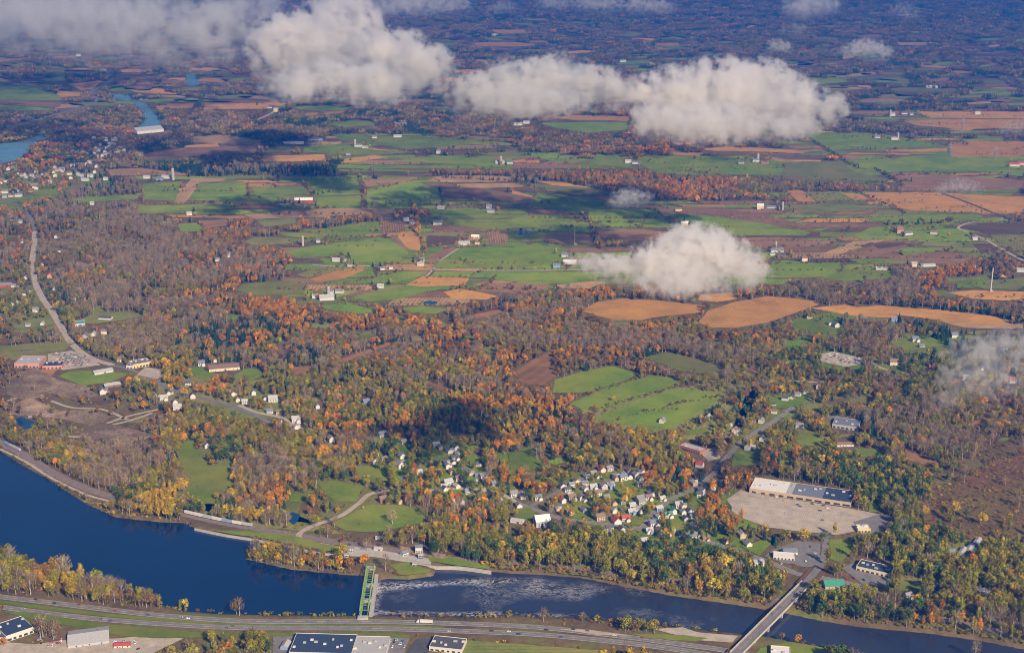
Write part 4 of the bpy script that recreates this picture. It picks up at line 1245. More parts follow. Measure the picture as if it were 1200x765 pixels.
# far village by the left edge, farms
rr = random.Random(5)
n = 0
while n < 55:
    u = rr.uniform(0, 118)
    v = rr.uniform(197, 232) - max(0, u - 60) * .12
    if v > 236 - u * .25:
        continue
    n += 1
    house(u, v, rr.choice(['white', 'white', 'cream', 'tan', 'grey']), rr.choice(['grey', 'brown', 'silver', 'slate']), rr.choice([10, 100]), rr.uniform(12, 18), 10, 6, 3.5, 'in the far village by the left edge', detail=False)
for i in range(26):
    u, v = rr.uniform(108, 148), rr.uniform(163, 185)
    house(u, v, rr.choice(['white', 'white', 'tan']), rr.choice(['grey', 'silver', 'slate']), rr.choice([10, 100]), rr.uniform(12, 22), 10, 6, 3.5, 'in the far hamlet near the river bend', detail=False)
FARM = [  # u, v, long, wide, high, rise, wall, roof, kind, where
 (356, 237, 62, 18, 8, 6, 'red', 'white', 'barn', 'of the farm left of the dark green fields'), (343, 240, 20, 14, 6, 5, 'white', 'silver', 'barn', 'of the farm left of the dark green fields'), (335, 241, 50, 10, 4, 3, 'tan', 'silver', 'shed', 'of the farm left of the dark green fields'), (358, 243, 12, 10, 6, 3, 'white', 'grey', 'house', 'of the farm left of the dark green fields'),
 (383, 351, 38, 18, 7, 6, 'white', 'silver', 'barn', 'of the white farm above the orange woods'), (370, 349, 18, 12, 6, 4, 'white', 'silver', 'barn', 'of the white farm above the orange woods'), (398, 343, 22, 12, 5, 4, 'white', 'grey', 'shed', 'of the white farm above the orange woods'), (388, 344, 12, 10, 7, 4, 'white', 'slate', 'house', 'of the white farm above the orange woods'),
 (544, 287, 34, 16, 6, 5, 'white', 'silver', 'barn', 'of the pale farm at the wide green field'), (557, 280, 24, 14, 7, 5, 'cream', 'white', 'barn', 'of the pale farm at the wide green field'), (559, 286, 14, 10, 5, 3, 'cream', 'brown', 'house', 'of the pale farm at the wide green field'), (549, 281, 30, 10, 5, 3, 'brick', 'brown', 'shed', 'of the pale farm at the wide green field'),
 (476, 259, 18, 12, 6, 4, 'white', 'silver', 'house', 'of the farm beside the autumn tree line'), (484, 262, 24, 14, 6, 5, 'white', 'slate', 'barn', 'of the farm beside the autumn tree line'), (513, 263, 28, 16, 7, 5, 'white', 'slate', 'barn', 'standing alone under the shadowed field'),
 (573, 244, 18, 14, 7, 5, 'white', 'silver', 'barn', 'of the farm under the cloud shadow'), (575, 249, 24, 12, 7, 4, 'grey', 'slate', 'house', 'of the farm under the cloud shadow'), (517, 245, 26, 12, 5, 4, 'white', 'silver', 'barn', 'at the hedge of the shadowed field'), (441, 241, 20, 12, 5, 4, 'brick', 'grey', 'barn', 'at the hedge of the shadowed field'),
 (446, 337, 18, 12, 6, 4, 'white', 'silver', 'house', 'between the small green fields'), (494, 306, 16, 10, 6, 4, 'white', 'grey', 'house', 'at the farm lane crossing'), (493, 311, 18, 12, 5, 4, 'cream', 'silver', 'barn', 'at the farm lane crossing'), (458, 315, 12, 9, 5, 3, 'white', 'grey', 'house', 'at the farm lane crossing'), (448, 316, 12, 9, 5, 3, 'white', 'slate', 'house', 'at the farm lane crossing'),
 (394, 306, 22, 12, 5, 4, 'white', 'silver', 'barn', 'of the farm under the hill field'), (403, 306, 14, 10, 5, 3, 'white', 'grey', 'house', 'of the farm under the hill field'), (373, 284, 12, 10, 6, 4, 'white', 'slate', 'house', 'below the bright hill field'), (410, 312, 12, 10, 5, 3, 'white', 'brown', 'house', 'of the farm under the hill field'),
 (668, 309, 36, 16, 6, 5, 'white', 'white', 'barn', 'half hidden by the low cloud'), (652, 313, 20, 12, 6, 4, 'blue', 'slate', 'house', 'half hidden by the low cloud'), (662, 301, 18, 12, 7, 5, 'white', 'slate', 'house', 'half hidden by the low cloud'), (802, 264, 24, 14, 7, 5, 'yellow', 'white', 'barn', 'on the hedge above the low cloud'), (795, 247, 22, 12, 5, 4, 'yellow', 'brown', 'house', 'on the hedge above the low cloud'),
 (891, 245, 22, 18, 11, 6, 'cream', 'white', 'barn', 'of the farm under the golden wood'), (904, 244, 50, 12, 5, 3, 'grey', 'slate', 'shed', 'of the farm under the golden wood'), (915, 245, 14, 12, 9, 4, 'white', 'grey', 'house', 'of the farm under the golden wood'),
 (910, 295, 40, 16, 6, 5, 'white', 'slate', 'barn', 'of the farm right of the low cloud'), (916, 301, 24, 14, 6, 4, 'brown', 'dark', 'barn', 'of the farm right of the low cloud'), (942, 306, 16, 14, 9, 4, 'cream', 'brown', 'house', 'on the lawn right of the low cloud'), (905, 299, 14, 10, 5, 3, 'white', 'grey', 'house', 'of the farm right of the low cloud'),
 (1054, 273, 20, 16, 11, 7, 'pink', 'brown', 'barn', 'on the green yard by the white lane'), (1064, 275, 26, 14, 6, 4, 'white', 'slate', 'barn', 'on the green yard by the white lane'), (1094, 274, 22, 12, 5, 4, 'white', 'brown', 'house', 'on the green yard by the white lane'), (1142, 281, 16, 10, 5, 3, 'white', 'silver', 'house', 'beside the bend of the white lane'),
 (1071, 312, 16, 14, 8, 4, 'cream', 'silver', 'barn', 'at the wood edge below ploughed fields'), (1086, 312, 48, 12, 4, 3, 'white', 'silver', 'shed', 'at the wood edge below ploughed fields'), (1030, 316, 18, 10, 5, 3, 'white', 'silver', 'house', 'on the small green field by the grey wood'), (1037, 316, 14, 10, 4, 3, 'cream', 'grey', 'house', 'on the small green field by the grey wood'),
 (1196, 318, 26, 16, 5, 4, 'white', 'silver', 'barn', 'at the right edge by the white lane'), (1175, 324, 16, 12, 7, 4, 'tan', 'brown', 'house', 'beside the right hand mast'), (1145, 134, 28, 14, 8, 5, 'white', 'silver', 'barn', 'of the far farm above the tan fields'), (1046, 136, 20, 14, 9, 5, 'white', 'silver', 'barn', 'of the far farm above the tan fields'), (1060, 134, 30, 12, 6, 4, 'white', 'slate', 'shed', 'of the far farm above the tan fields'), (1068, 135, 18, 12, 6, 4, 'white', 'grey', 'house', 'of the far farm above the tan fields'),
 (1048, 164, 30, 14, 7, 4, 'white', 'silver', 'barn', 'of the far farm on green fields'), (1028, 162, 24, 12, 6, 4, 'white', 'grey', 'house', 'of the far farm on green fields'), (1188, 195, 40, 16, 8, 6, 'white', 'red', 'barn', 'with red roofs at the right edge'), (1196, 193, 30, 14, 7, 5, 'white', 'red', 'barn', 'with red roofs at the right edge'),
 (886, 190, 26, 14, 9, 5, 'white', 'slate', 'barn', 'of the far farm below the big cloud'), (868, 192, 24, 12, 6, 4, 'white', 'grey', 'barn', 'of the far farm below the big cloud'), (896, 192, 30, 12, 6, 4, 'brick', 'brown', 'barn', 'of the far farm below the big cloud'), (736, 191, 24, 14, 7, 5, 'white', 'silver', 'barn', 'of the farm in the tree belt'), (745, 192, 28, 14, 6, 4, 'white', 'slate', 'barn', 'of the farm in the tree belt'),
 (586, 192, 34, 16, 8, 5, 'white', 'silver', 'barn', 'of the white farm on the far green field'), (598, 192, 30, 14, 6, 4, 'white', 'slate', 'barn', 'of the white farm on the far green field'), (514, 180, 16, 14, 10, 5, 'white', 'grey', 'house', 'alone on the far green field'), (420, 172, 30, 16, 8, 5, 'white', 'slate', 'barn', 'of the far farm behind the tan strip'), (428, 174, 26, 12, 6, 4, 'white', 'silver', 'barn', 'of the far farm behind the tan strip'), (408, 182, 16, 12, 7, 4, 'grey', 'slate', 'house', 'of the far farm behind the tan strip'),
 (466, 161, 34, 14, 7, 4, 'white', 'silver', 'barn', 'on the far hedge line'), (439, 162, 20, 12, 6, 4, 'white', 'grey', 'house', 'on the far hedge line'), (465, 147, 16, 12, 7, 4, 'white', 'silver', 'house', 'in the far blue woods'), (474, 147, 20, 12, 7, 4, 'white', 'silver', 'barn', 'in the far blue woods'), (481, 127, 16, 12, 8, 4, 'white', 'silver', 'house', 'in the far blue woods'), (323, 131, 20, 18, 12, 5, 'yellow', 'silver', 'barn', 'at the far lane under the cloud'), (316, 127, 22, 12, 6, 4, 'white', 'slate', 'house', 'at the far lane under the cloud'),
 (590, 146, 60, 14, 7, 4, 'white', 'silver', 'barn', 'of the long farm under the cloud bank'), (607, 147, 40, 14, 7, 4, 'white', 'silver', 'barn', 'of the long farm under the cloud bank'), (617, 145, 30, 14, 8, 4, 'white', 'silver', 'barn', 'of the long farm under the cloud bank'), (196, 209, 40, 14, 7, 4, 'white', 'silver', 'barn', 'beside the tall white silo'), (187, 211, 26, 14, 6, 4, 'blue', 'slate', 'barn', 'beside the tall white silo'), (172, 209, 24, 12, 6, 4, 'white', 'silver', 'house', 'beside the tall white silo'), (124, 211, 16, 12, 6, 4, 'white', 'silver', 'house', 'left of the silo farm'), (100, 212, 26, 12, 6, 4, 'white', 'silver', 'barn', 'left of the silo farm'),
 (92, 66, 30, 16, 9, 5, 'white', 'silver', 'barn', 'under the upper left cloud'), (118, 84, 60, 16, 8, 5, 'white', 'silver', 'barn', 'by the far highway curve'), (283, 81, 24, 16, 10, 5, 'white', 'silver', 'barn', 'alone below the upper left cloud'), (222, 252, 18, 12, 6, 4, 'white', 'silver', 'house', 'at the edge of the grey woods'), (822, 58, 60, 18, 8, 5, 'white', 'silver', 'barn', 'in the distant woods above the clouds'), (730, 73, 40, 16, 8, 5, 'white', 'silver', 'barn', 'in the distant woods above the clouds'), (522, 41, 40, 16, 9, 5, 'white', 'silver', 'barn', 'in the distant woods above the clouds'), (580, 42, 50, 16, 9, 5, 'white', 'silver', 'barn', 'in the distant woods above the clouds'), (1092, 103, 60, 16, 8, 5, 'white', 'silver', 'barn', 'in the distant woods to the right')]
for u, v, L, W, h, rise, wl, rf, kd, where in FARM:
    house(u, v, wl, rf, random.uniform(-14, 14), L * .8, W * .82, h * .9, rise * .85, where, kind=kd, detail=False)


def silo(u, v, H_, r, label):
    x, y = G(u, v)
    t = thing('silo', label, 'silo', (x, y, 0), 0, 'farm silos', (u, v))
    b = MB()
    b.tube((0, 0, -.3), (0, 0, H_), r, r, 14)
    b.build('silo_wall', MATS['concrete'], t)
    b = MB()
    pr = [(r * 1.03, 0), (r * .85, r * .45), (r * .5, r * .75), (.01, r * .9)]
    for (a, z0), (c, z1) in zip(pr, pr[1:]):
        b.tube((0, 0, H_ + z0), (0, 0, H_ + z1), a, c, 14)
    b.build('silo_dome', MATS['silver_roof'], t)
    d = FPX / project(x, y, 0)[2]
    clear_poly([(u - 2, v + 1), (u - 2, v - H_ * d), (u + 2, v - H_ * d), (u + 2, v + 1)])


for u, v, h, r, lab in [(203, 211, 32, 4.5, 'tall white silo beside the far left farm'), (385, 346, 17, 3.2, 'pale silo at the white farm above the orange woods'), (355, 288, 22, 3, 'silo below the bright hill field'), (909, 292, 17, 2.6, 'dark capped silo right of the low cloud'), (1052, 164, 22, 4, 'silo of the far farm on green fields'), (1043, 137, 24, 4, 'silo of the far farm above the tan fields'), (587, 193, 24, 4, 'silo of the white farm on the far green field'), (888, 190, 24, 4, 'silo of the far farm below the big cloud'), (416, 172, 22, 4, 'silo of the far farm behind the tan strip'), (917, 246, 20, 3, 'silo under the golden wood')]:
    silo(u, v, h, r, lab)


def lattice(b, w0, w1, H_, n, r):
    cs = [(-1, -1), (1, -1), (1, 1), (-1, 1)]
    for i in range(n):
        z0, z1 = H_ * i / n, H_ * (i + 1) / n
        a, c = w0 + (w1 - w0) * i / n, w0 + (w1 - w0) * (i + 1) / n
        for k in range(4):
            p, q = cs[k], cs[(k + 1) % 4]
            b.tube((p[0] * a, p[1] * a, z0), (p[0] * c, p[1] * c, z1), r, r, 4)
            b.tube((p[0] * a, p[1] * a, z0), (q[0] * c, q[1] * c, z1), r * .6, r * .6, 3)
            b.tube((p[0] * c, p[1] * c, z1), (q[0] * c, q[1] * c, z1), r * .6, r * .6, 3)


for u, v, H_, lab in [(673.5, 287, 48, 'tall pale lattice mast on the field left of the low cloud'), (1161, 342, 52, 'tall pale lattice mast on the lawn by the right edge')]:
    x, y = G(u, v)
    t = thing('radio_mast', lab, 'radio mast', (x, y, 0), 0, 'radio masts', (u, v))
    b = MB()
    lattice(b, .8, .55, H_, 18, .22)
    b.build('mast', MATS['mast_steel'], t)
    for z in (.86, .95):
        a = MB()
        for k in range(3):
            an = k * 2.09
            a.box(1.1 * math.cos(an) - .25, 1.1 * math.cos(an) + .25, 1.1 * math.sin(an) - .25, 1.1 * math.sin(an) + .25, H_ * z, H_ * z + 2.2)
        a.build('antenna', MATS['white_wall'], t)
    b = MB()
    b.box(-3, 3, 2, 5, -.2, 2.8)
    b.build('equipment_box', MATS['concrete'], t, (3, 0, 0))
    d = FPX / project(x, y, 0)[2]
    clear_poly([(u - 4, v + 3), (u - 3, v - H_ * d), (u + 3, v - H_ * d), (u + 4, v + 3)])
for u, v, lab in [(1128, 152, 'dark lattice pylon on the far tan field'), (1166, 187, 'dark lattice pylon on the second tan field by the right edge'), (1113, 182, 'dark lattice pylon beside the tan field hedge')]:
    x, y = G(u, v)
    t = thing('power_pylon', lab, 'pylon', (x, y, 0), .5, 'power line pylons', (u, v))
    b = MB()
    lattice(b, 4, 1.2, 38, 8, .35)
    b.build('tower', MATS['steel'], t)
    for z, wd in ((28, 9), (34, 11), (38, 6)):
        a = MB()
        a.tube((-wd, 0, z), (wd, 0, z), .4, .4, 4)
        a.tube((-wd, 0, z), (0, 0, z + 2.5), .3, .3, 4)
        a.tube((wd, 0, z), (0, 0, z + 2.5), .3, .3, 4)
        a.build('crossarm', MATS['steel'], t)

# ------------------------------------------------------------ dam with its green truss
A, B_ = np.array(G(439, 666, 2)), np.array(G(431, 721, 2))
d = B_ - A
L = float(np.linalg.norm(d))
t = thing('movable_dam', 'bright green steel truss dam across the river between blue and broken water', 'dam', (A[0], A[1], 0), math.atan2(d[1], d[0]))
HT, WT = 8.0, 9.5
for s in (0, 1):
    b = MB()
    y = -WT if s == 0 else 0
    n = 10
    for i in range(n):
        x0, x1 = L * i / n, L * (i + 1) / n
        arch = lambda x: 3.0 + HT * (.72 + .28 * math.sin(math.pi * min(1, max(0, x / L)) * 3 % math.pi))
        b.tube((x0, y, 3.2), (x1, y, 3.2), .38, .38, 4)
        b.tube((x0, y, arch(x0)), (x1, y, arch(x1)), .42, .42, 4)
        b.tube((x0, y, 3.2), (x0, y, arch(x0)), .28, .28, 4)
        b.tube((x0, y, 3.2), (x1, y, arch(x1)), .24, .24, 4)
        b.tube((x0, y, arch(x0)), (x1, y, 3.2), .24, .24, 4)
    b.build('truss', MATS['green_steel'], t)
b = MB()
n = 20
for i in range(n + 1):
    x = L * i / n
    b.tube((x, -WT, 3.0 + HT * .75), (x, 0, 3.0 + HT * .75), .2, .2, 4)
    if i < n and i % 2:
        b.tube((x, -WT, 3.0 + HT * .75), (x + L / n, 0, 3.0 + HT * .75), .16, .16, 4)
b.build('top_bracing', MATS['green_steel'], t)
b = MB()
b.box(0, L, -WT + .5, -WT + 2.6, 2.6, 3.0)
b.build('walkway', MATS['green_steel'], t)
for i in range(12):
    b = MB()
    x = L * (i + .5) / 12
    b.box(x - 3.2, x + 3.2, -WT - 1.0, -WT - .6, -5.5, .6)
    b.tube((x - 2.6, -WT - .3, -6), (x - 2.6, -WT + .2, 3.2), .3, .3, 4)
    b.tube((x + 2.6, -WT - .3, -6), (x + 2.6, -WT + .2, 3.2), .3, .3, 4)
    b.build('gate_panel', MATS['green_steel'], t)
for x in (-3.5, L * .34, L * .67, L + 3.5):
    b = MB()
    k = 3.4 if x < 0 or x > L else 1.5
    b.box(x - k, x + k, -WT - 2, .78, -8, 2.58)
    b.build('pier', MATS['concrete'], t)
b = MB()
b.box(-4, L + 4, .8, 5.5, -8, -.2)
b.build('apron', MATS['concrete'], t)
clear_poly([(425, 728), (430, 655), (456, 655), (448, 728)])

# ------------------------------------------------------------ road bridge over the rapids
BZ = 3.6
A, B_ = np.array(G(943, 684, BZ)), np.array(G(864, 763, BZ))
d = B_ - A
L = float(np.linalg.norm(d))
t = thing('road_bridge', 'pale concrete road bridge crossing the river at the lower right', 'bridge', (A[0], A[1], 0), math.atan2(d[1], d[0]))
hw = 6.6
b = MB()
b.box(-6, L + 6, -hw, hw, BZ - 1.5, BZ - .2)
for y in (-hw + 1, -2, 2, hw - 1):
    b.box(-6, L + 6, y - .35, y + .35, BZ - 3.2, BZ - 1.502)
b.build('deck', MATS['concrete'], t)
b = MB()
b.box(-6, L + 6, -hw + 1.9, hw - 1.9, BZ - .198, BZ)
b.build('roadway', MATS['asphalt'], t)
for s in (-1, 1):
    b = MB()
    b.box(-6, L + 6, min(s * hw, s * (hw - .4)), max(s * hw, s * (hw - .4)), BZ - .19, BZ + 1.1)
    for i in range(int(L / 6)):
        b.box(i * 6, i * 6 + .5, s * hw - .3, s * hw + .3, BZ + 1.102, BZ + 1.5)
    b.build('parapet', MATS['concrete'], t)
    b = MB()
    b.box(-6, L + 6, min(s * (hw - 1.85), s * (hw - .45)), max(s * (hw - 1.85), s * (hw - .45)), BZ - .195, BZ + .15)
    b.build('pavement', MATS['lot_asphalt'], t)
b = MB()
for i in range(int(L / 9)):
    b.box(i * 9, i * 9 + 5, -.12, .12, BZ + .003, BZ + .012)
b.build('centre_line', MATS['yellow_paint'], t)
for f in (.02, .22, .42, .62, .82, .985):
    b = MB()
    b.box(L * f - 1.1, L * f + 1.1, -hw + .6, hw - .6, -8.5, BZ - 3.202)
    b.box(L * f - 1.5, L * f + 1.5, -hw + .2, hw - .2, BZ - 4.0, BZ - 3.21)
    b.build('pier', MATS['concrete'], t)
clear_poly([(936, 672), (958, 684), (884, 770), (850, 770)])
# earth ramps that bring the roads up to the deck
for nm, P0, P1 in (('road_ramp', (943, 684), (958, 667)), ('road_ramp', (864, 763), (846, 784))):
    a, c = np.array(G(*P0, BZ)), np.array(G(*P1, 0))
    e = (c - a) / np.linalg.norm(c - a)
    nn = np.array((-e[1], e[0]))
    b = MB()
    for w0, mi, dz in ((hw + 4, 0, -.4), (hw - 1.8, 1, .1)):
        p = [a + nn * w0 - e * 2, a - nn * w0 - e * 2, c - nn * w0, c + nn * w0]
        zs = [BZ + dz, BZ + dz, .5 + dz, .5 + dz]
        b.face([(q[0], q[1], z) for q, z in zip(p, zs)][::(1 if e[1] > 0 else -1)] if False else [(q[0], q[1], z) for q, z in zip(p, zs)], mi)
        if mi == 0:
            w1 = w0 + 7
            b.face([(p[0][0], p[0][1], zs[0]), (p[3][0], p[3][1], zs[3]), (*(c + nn * w0), -.5), (*(a + nn * w1), -2.5)], 0)
            b.face([(p[1][0], p[1][1], zs[1]), (p[2][0], p[2][1], zs[2]), (*(c - nn * w0), -.5), (*(a - nn * w1), -2.5)], 0)
    struct(b.build(nm, [MATS['scrub_field'], MATS['asphalt']]))

# ------------------------------------------------------------ vehicles
CARC = {'white': (.70, .70, .69), 'black': (.02, .02, .024), 'silver': (.42, .43, .45), 'red': (.38, .03, .03), 'blue': (.05, .10, .28), 'grey': (.13, .135, .145)}
CARM = {}


def car_mesh(col):
    if col in CARM:
        return CARM[col]
    plain(col + '_car_paint', CARC[col], .3, .5, .05, 1)
    b = MB()
    prof = [(-2.25, .35), (-2.25, .85), (-2.1, 1.0), (-1.2, 1.02), (1.1, .98), (2.1, .85), (2.25, .6), (2.25, .35)]
    for s in (-1, 1):
        q = [(x, s * .9, z) for x, z in prof]
        b.face(q if s < 0 else q[::-1], 0)
    for (x0, z0), (x1, z1) in zip(prof, prof[1:]):
        b.face([(x0, -.9, z0), (x0, .9, z0), (x1, .9, z1), (x1, -.9, z1)], 0)
    lo, up = [(-1.7, -.85), (1.2, -.85), (1.2, .85), (-1.7, .85)], [(-1.2, -.7), (.45, -.7), (.45, .7), (-1.2, .7)]
    for i in range(4):
        j = (i + 1) % 4
        b.face([(*lo[i], 1.0), (*lo[j], 1.0), (*up[j], 1.5), (*up[i], 1.5)], 1)
    b.face([(*q, 1.5) for q in up], 0)
    for x in (-1.4, 1.4):
        for y in (-.92, .72):
            b.tube((x, y, .34), (x, y + .2, .34), .34, .34, 8, 2, True)
    CARM[col] = b.mesh('car_body', [MATS[col + '_car_paint'], MATS['window_glass'], MATS['tyre']])
    return CARM[col]


def car(u, v, col, rot, where, z=.75, share=True):
    x, y = G(u, v)
    o = bpy.data.objects.new('parked_car', car_mesh(col))
    C.objects.link(o)
    o.location = (x, y, z)
    o.rotation_euler = (0, 0, rot)
    thing('', f'{col} car {where}', 'car', group='cars ' + where, uv=(u, v), share=share, obj=o)


rc = random.Random(3)
COLS = ['white', 'black', 'silver', 'red', 'blue', 'grey', 'black', 'grey']
for row in range(6):
    for k in range(13):
        if rc.random() < .2:
            continue
        u, v = 60 + k * 3.3 + row * 2.4, 413.5 + row * 2.6 + k * .35
        if poly_mask([(56, 414), (84, 411), (112, 422), (116, 427), (74, 433), (56, 428)])[int(v), int(u)]:
            car(u, v, rc.choice(COLS), rc.choice([.3, .3, 3.4]) + rc.uniform(-.05, .05), 'parked in rows in the school car park')
for k in range(8):
    car(21 + k * 2.7, 411.5 - k * .1, rc.choice(['black', 'blue', 'grey']), 1.5, 'in the row behind the pink school', .3)
for u, v in [(910, 583), (919, 587), (935, 592), (938, 594), (952, 591), (965, 593), (961, 599), (922, 602), (964, 610), (893, 583), (970, 596), (905, 582)]:
    car(u, v, rc.choice(['black', 'blue', 'grey', 'silver', 'white']), rc.uniform(-.3, .2), 'on the big plaza car park')
for k in range(46):
    u, v = rc.uniform(964, 1008), rc.uniform(414.5, 427)
    if poly_mask(LOTS[11][1])[int(v), int(u)]:
        car(u, v, rc.choice(['white', 'white', 'silver', 'black', 'grey', 'white']), rc.choice([.2, 1.75]) + rc.uniform(-.1, .1), 'in the crowded vehicle yard among the olive trees', .78)
for u, v, c in [(916, 661, 'white'), (930, 662, 'red'), (950, 641, 'grey'), (955, 649, 'silver'), (944, 658, 'white'), (991, 677, 'red'), (1001, 678, 'red'), (1012, 680, 'black'), (1022, 683, 'grey'), (1026, 684, 'silver')]:
    car(u, v, c, rc.uniform(0, 3), 'parked near the bridge corner shops', .85, False)
for k in range(16):
    u, v = rc.uniform(40, 74), rc.uniform(744, 757)
    car(u, v, rc.choice(['white', 'silver', 'black', 'grey', 'red', 'white']), rc.choice([.3, 1.8]), 'in the yard by the navy roofed warehouse', .8)
for k in range(9):
    car(135 + k * 3.4, 761 - rc.uniform(0, 12), rc.choice(['white', 'silver', 'black', 'red']), rc.uniform(0, 3), 'around the red roofed roadside building', .8)
for k in range(9):
    u = 458 + k * 2
    car(u, 759 - rc.uniform(0, 9), rc.choice(['white', 'silver', 'black', 'blue']), 1.5, 'beside the grey factory wing', .8)
for u, v, c in [(64, 707, 'black'), (212, 723, 'silver'), (118, 725.5, 'grey'), (720, 745, 'white'), (905, 722, 'grey'), (640, 738, 'black')]:
    zc = .45 if u != 905 else BZ
    o_rot = -.15 if u != 905 else math.atan2(d[1], d[0])
    car(u, v, c, o_rot, 'driving on the bridge' if u == 905 else 'driving on the highway', zc, False)

rh = random.Random(9)
for pts, an in ((HW_N, -.12), (HW_S, -.12)):
    ln = smooth_line([G(*q) for q in pts])
    for k in range(9):
        i = rh.randrange(20, len(ln) - 20)
        p, e2 = ln[i], ln[i + 1] - ln[i - 1]
        nr = np.array((-e2[1], e2[0])) / np.linalg.norm(e2) * rh.choice([-2.2, 2.2])
        u, v, _ = project(p[0] + nr[0], p[1] + nr[1], 0)
        if 10 < u < 1000 and v < 762 and not 480 < u < 515:
            car(u, v, rh.choice(['white', 'black', 'grey', 'silver', 'red', 'blue']), math.atan2(e2[1], e2[0]), 'driving on the highway', .46, False)

# articulated lorry on the highway
A, B_ = np.array(G(488, 729, .5)), np.array(G(508, 730, .5))
e = B_ - A
t = thing('articulated_lorry', 'white articulated lorry on the highway just below the rapids', 'lorry', (A[0], A[1], .45), math.atan2(e[1], e[0]))
b = MB()
b.box(4.2, 19, -1.3, 1.3, 1.1, 4.1)
b.build('trailer', MATS['white_wall'], t)
b = MB()
b.box(0, .9, -1.2, 1.2, .5, 1.9)
b.box(.9, 3.4, -1.25, 1.25, .5, 3.2)
b.box(2.2, 3.3, -1.2, 1.2, 3.202, 3.8)
b.build('cab', MATS['white_wall'], t)
b = MB()
b.box(.86, .895, -1.05, 1.05, 2.0, 2.9)
b.build('windscreen', MATS['window_glass'], t)
for x in (1.0, 4.8, 6.0, 16.5, 17.8):
    for y in (-1.25, .95):
        b = MB()
        b.tube((0, 0, 0), (0, .3, 0), .52, .52, 10, 0, True)
        b.build('wheel', MATS['tyre'], t, (x, y, .52))

# freight train on the north bank
cum = [0.0]
for p, q in zip(RL, RL[1:]):
    cum.append(cum[-1] + float(np.linalg.norm(q - p)))


def rail_at(u):
    x, y = G(u, 600)
    i = min(range(len(RL)), key=lambda k: abs(project(RL[k][0], RL[k][1], 0)[0] - u))
    return cum[i]


def along(s):
    i = max(0, min(len(cum) - 2, int(np.searchsorted(cum, s)) - 1))
    f = (s - cum[i]) / (cum[i + 1] - cum[i])
    p = RL[i] + (RL[i + 1] - RL[i]) * f
    e = RL[i + 1] - RL[i]
    return p, math.atan2(e[1], e[0])


for u0, n, cols in ((214, 7, ['white', 'white', 'grey', 'white', 'blue', 'white', 'grey']), (3, 3, ['blue', 'grey', 'grey'])):
    s = rail_at(u0)
    for k in range(n):
        p, an = along(s + 8)
        nx, ny = -math.sin(an), math.cos(an)
        t = thing('freight_wagon', f'{cols[k]} freight wagon on the railway ' + ('by the riverside lawn' if n == 7 else 'at the left edge'), 'wagon', (p[0] + nx * 2.25, p[1] + ny * 2.25, .5), an, 'freight train wagons', project(p[0], p[1], 0)[:2])
        b = MB()
        b.box(-7.3, 7.3, -1.45, 1.45, 1.1, 4.2)
        b.box(-7.3, 7.3, -1.1, 1.1, 4.202, 4.55)
        for j in range(7):
            b.box(-6.6 + j * 2.2 - .08, -6.6 + j * 2.2 + .08, -1.53, -1.452, 1.1, 4.2)
        b.build('wagon_body', MATS[cols[k] + '_wall'], t)
        for x in (-5, 5):
            b = MB()
            b.box(-1.4, 1.4, -1.1, 1.1, .5, 1.09)
            for xx in (-.9, .9):
                for yy in (-1.0, .8):
                    b.tube((xx, yy, .45), (xx, yy + .2, .45), .45, .45, 8, 0, True)
            b.build('bogie', MATS['tyre'], t, (x, 0, 0))
        s += 15.6

# canal walls and gates
mb = MB()
for pts in ([(300, 632.5), (345, 642.5), (372, 647.5), (404, 651.5)], [(480, 659), (508, 663.5), (540, 664.5), (576, 669.5)], [(228, 619.5), (262, 626.5), (300, 632.5)]):
    line = smooth_line([G(a, b, 0) for a, b in pts])
    L_ = [(q, line[min(i + 1, len(line) - 1)] - line[max(0, i - 1)]) for i, q in enumerate(line)]
    mb = MB()
    for (p, e), (q, g) in zip(L_, L_[1:]):
        n0, n1 = np.array((-e[1], e[0])) / np.linalg.norm(e), np.array((-g[1], g[0])) / np.linalg.norm(g)
        a, c, dd_, f_ = p - n0 * .8, p + n0 * 1.6, q + n1 * 1.6, q - n1 * .8
        mb.face([(*a, .7), (*f_, .7), (*dd_, .7), (*c, .7)])
        mb.face([(*a, -7), (*f_, -7), (*f_, .7), (*a, .7)])
    o = mb.build('quay_wall', MATS['concrete'])
    lab = {300: 'pale concrete canal wall beside the riverside lawn and yellow island', 480: 'pale concrete river wall below the tall lock house', 228: 'pale concrete bank wall at the end of the blue bay'}[pts[0][0]]
    thing('', lab, 'quay wall', uv=pts[0], obj=o)

# lamp posts of the big car park and poles along the streets
pole = MB()
pole.tube((0, 0, 0), (0, 0, 10), .16, .10, 6)
pole_me = pole.mesh('pole', MATS['steel'])
arm = MB()
arm.tube((0, 0, 9.9), (1.6, 0, 10.2), .09, .07, 5)
arm.box(1.3, 2.2, -.2, .2, 10.1, 10.3)
arm_me = arm.mesh('lamp_head', MATS['concrete'])
for i, (u, v) in enumerate([(880, 592), (905, 597), (930, 601), (955, 605), (980, 609), (1005, 613), (890, 606), (925, 613), (960, 619)]):
    x, y = G(u, v)
    t = thing('lamp_post', 'grey lamp post on the big plaza car park', 'lamp post', (x, y, .6), random.uniform(0, 6), 'lamp posts on the plaza car park', (u, v))
    for nm, me in (('pole', pole_me), ('lamp_head', arm_me)):
        o = bpy.data.objects.new(nm, me)
        C.objects.link(o)
        o.parent = t

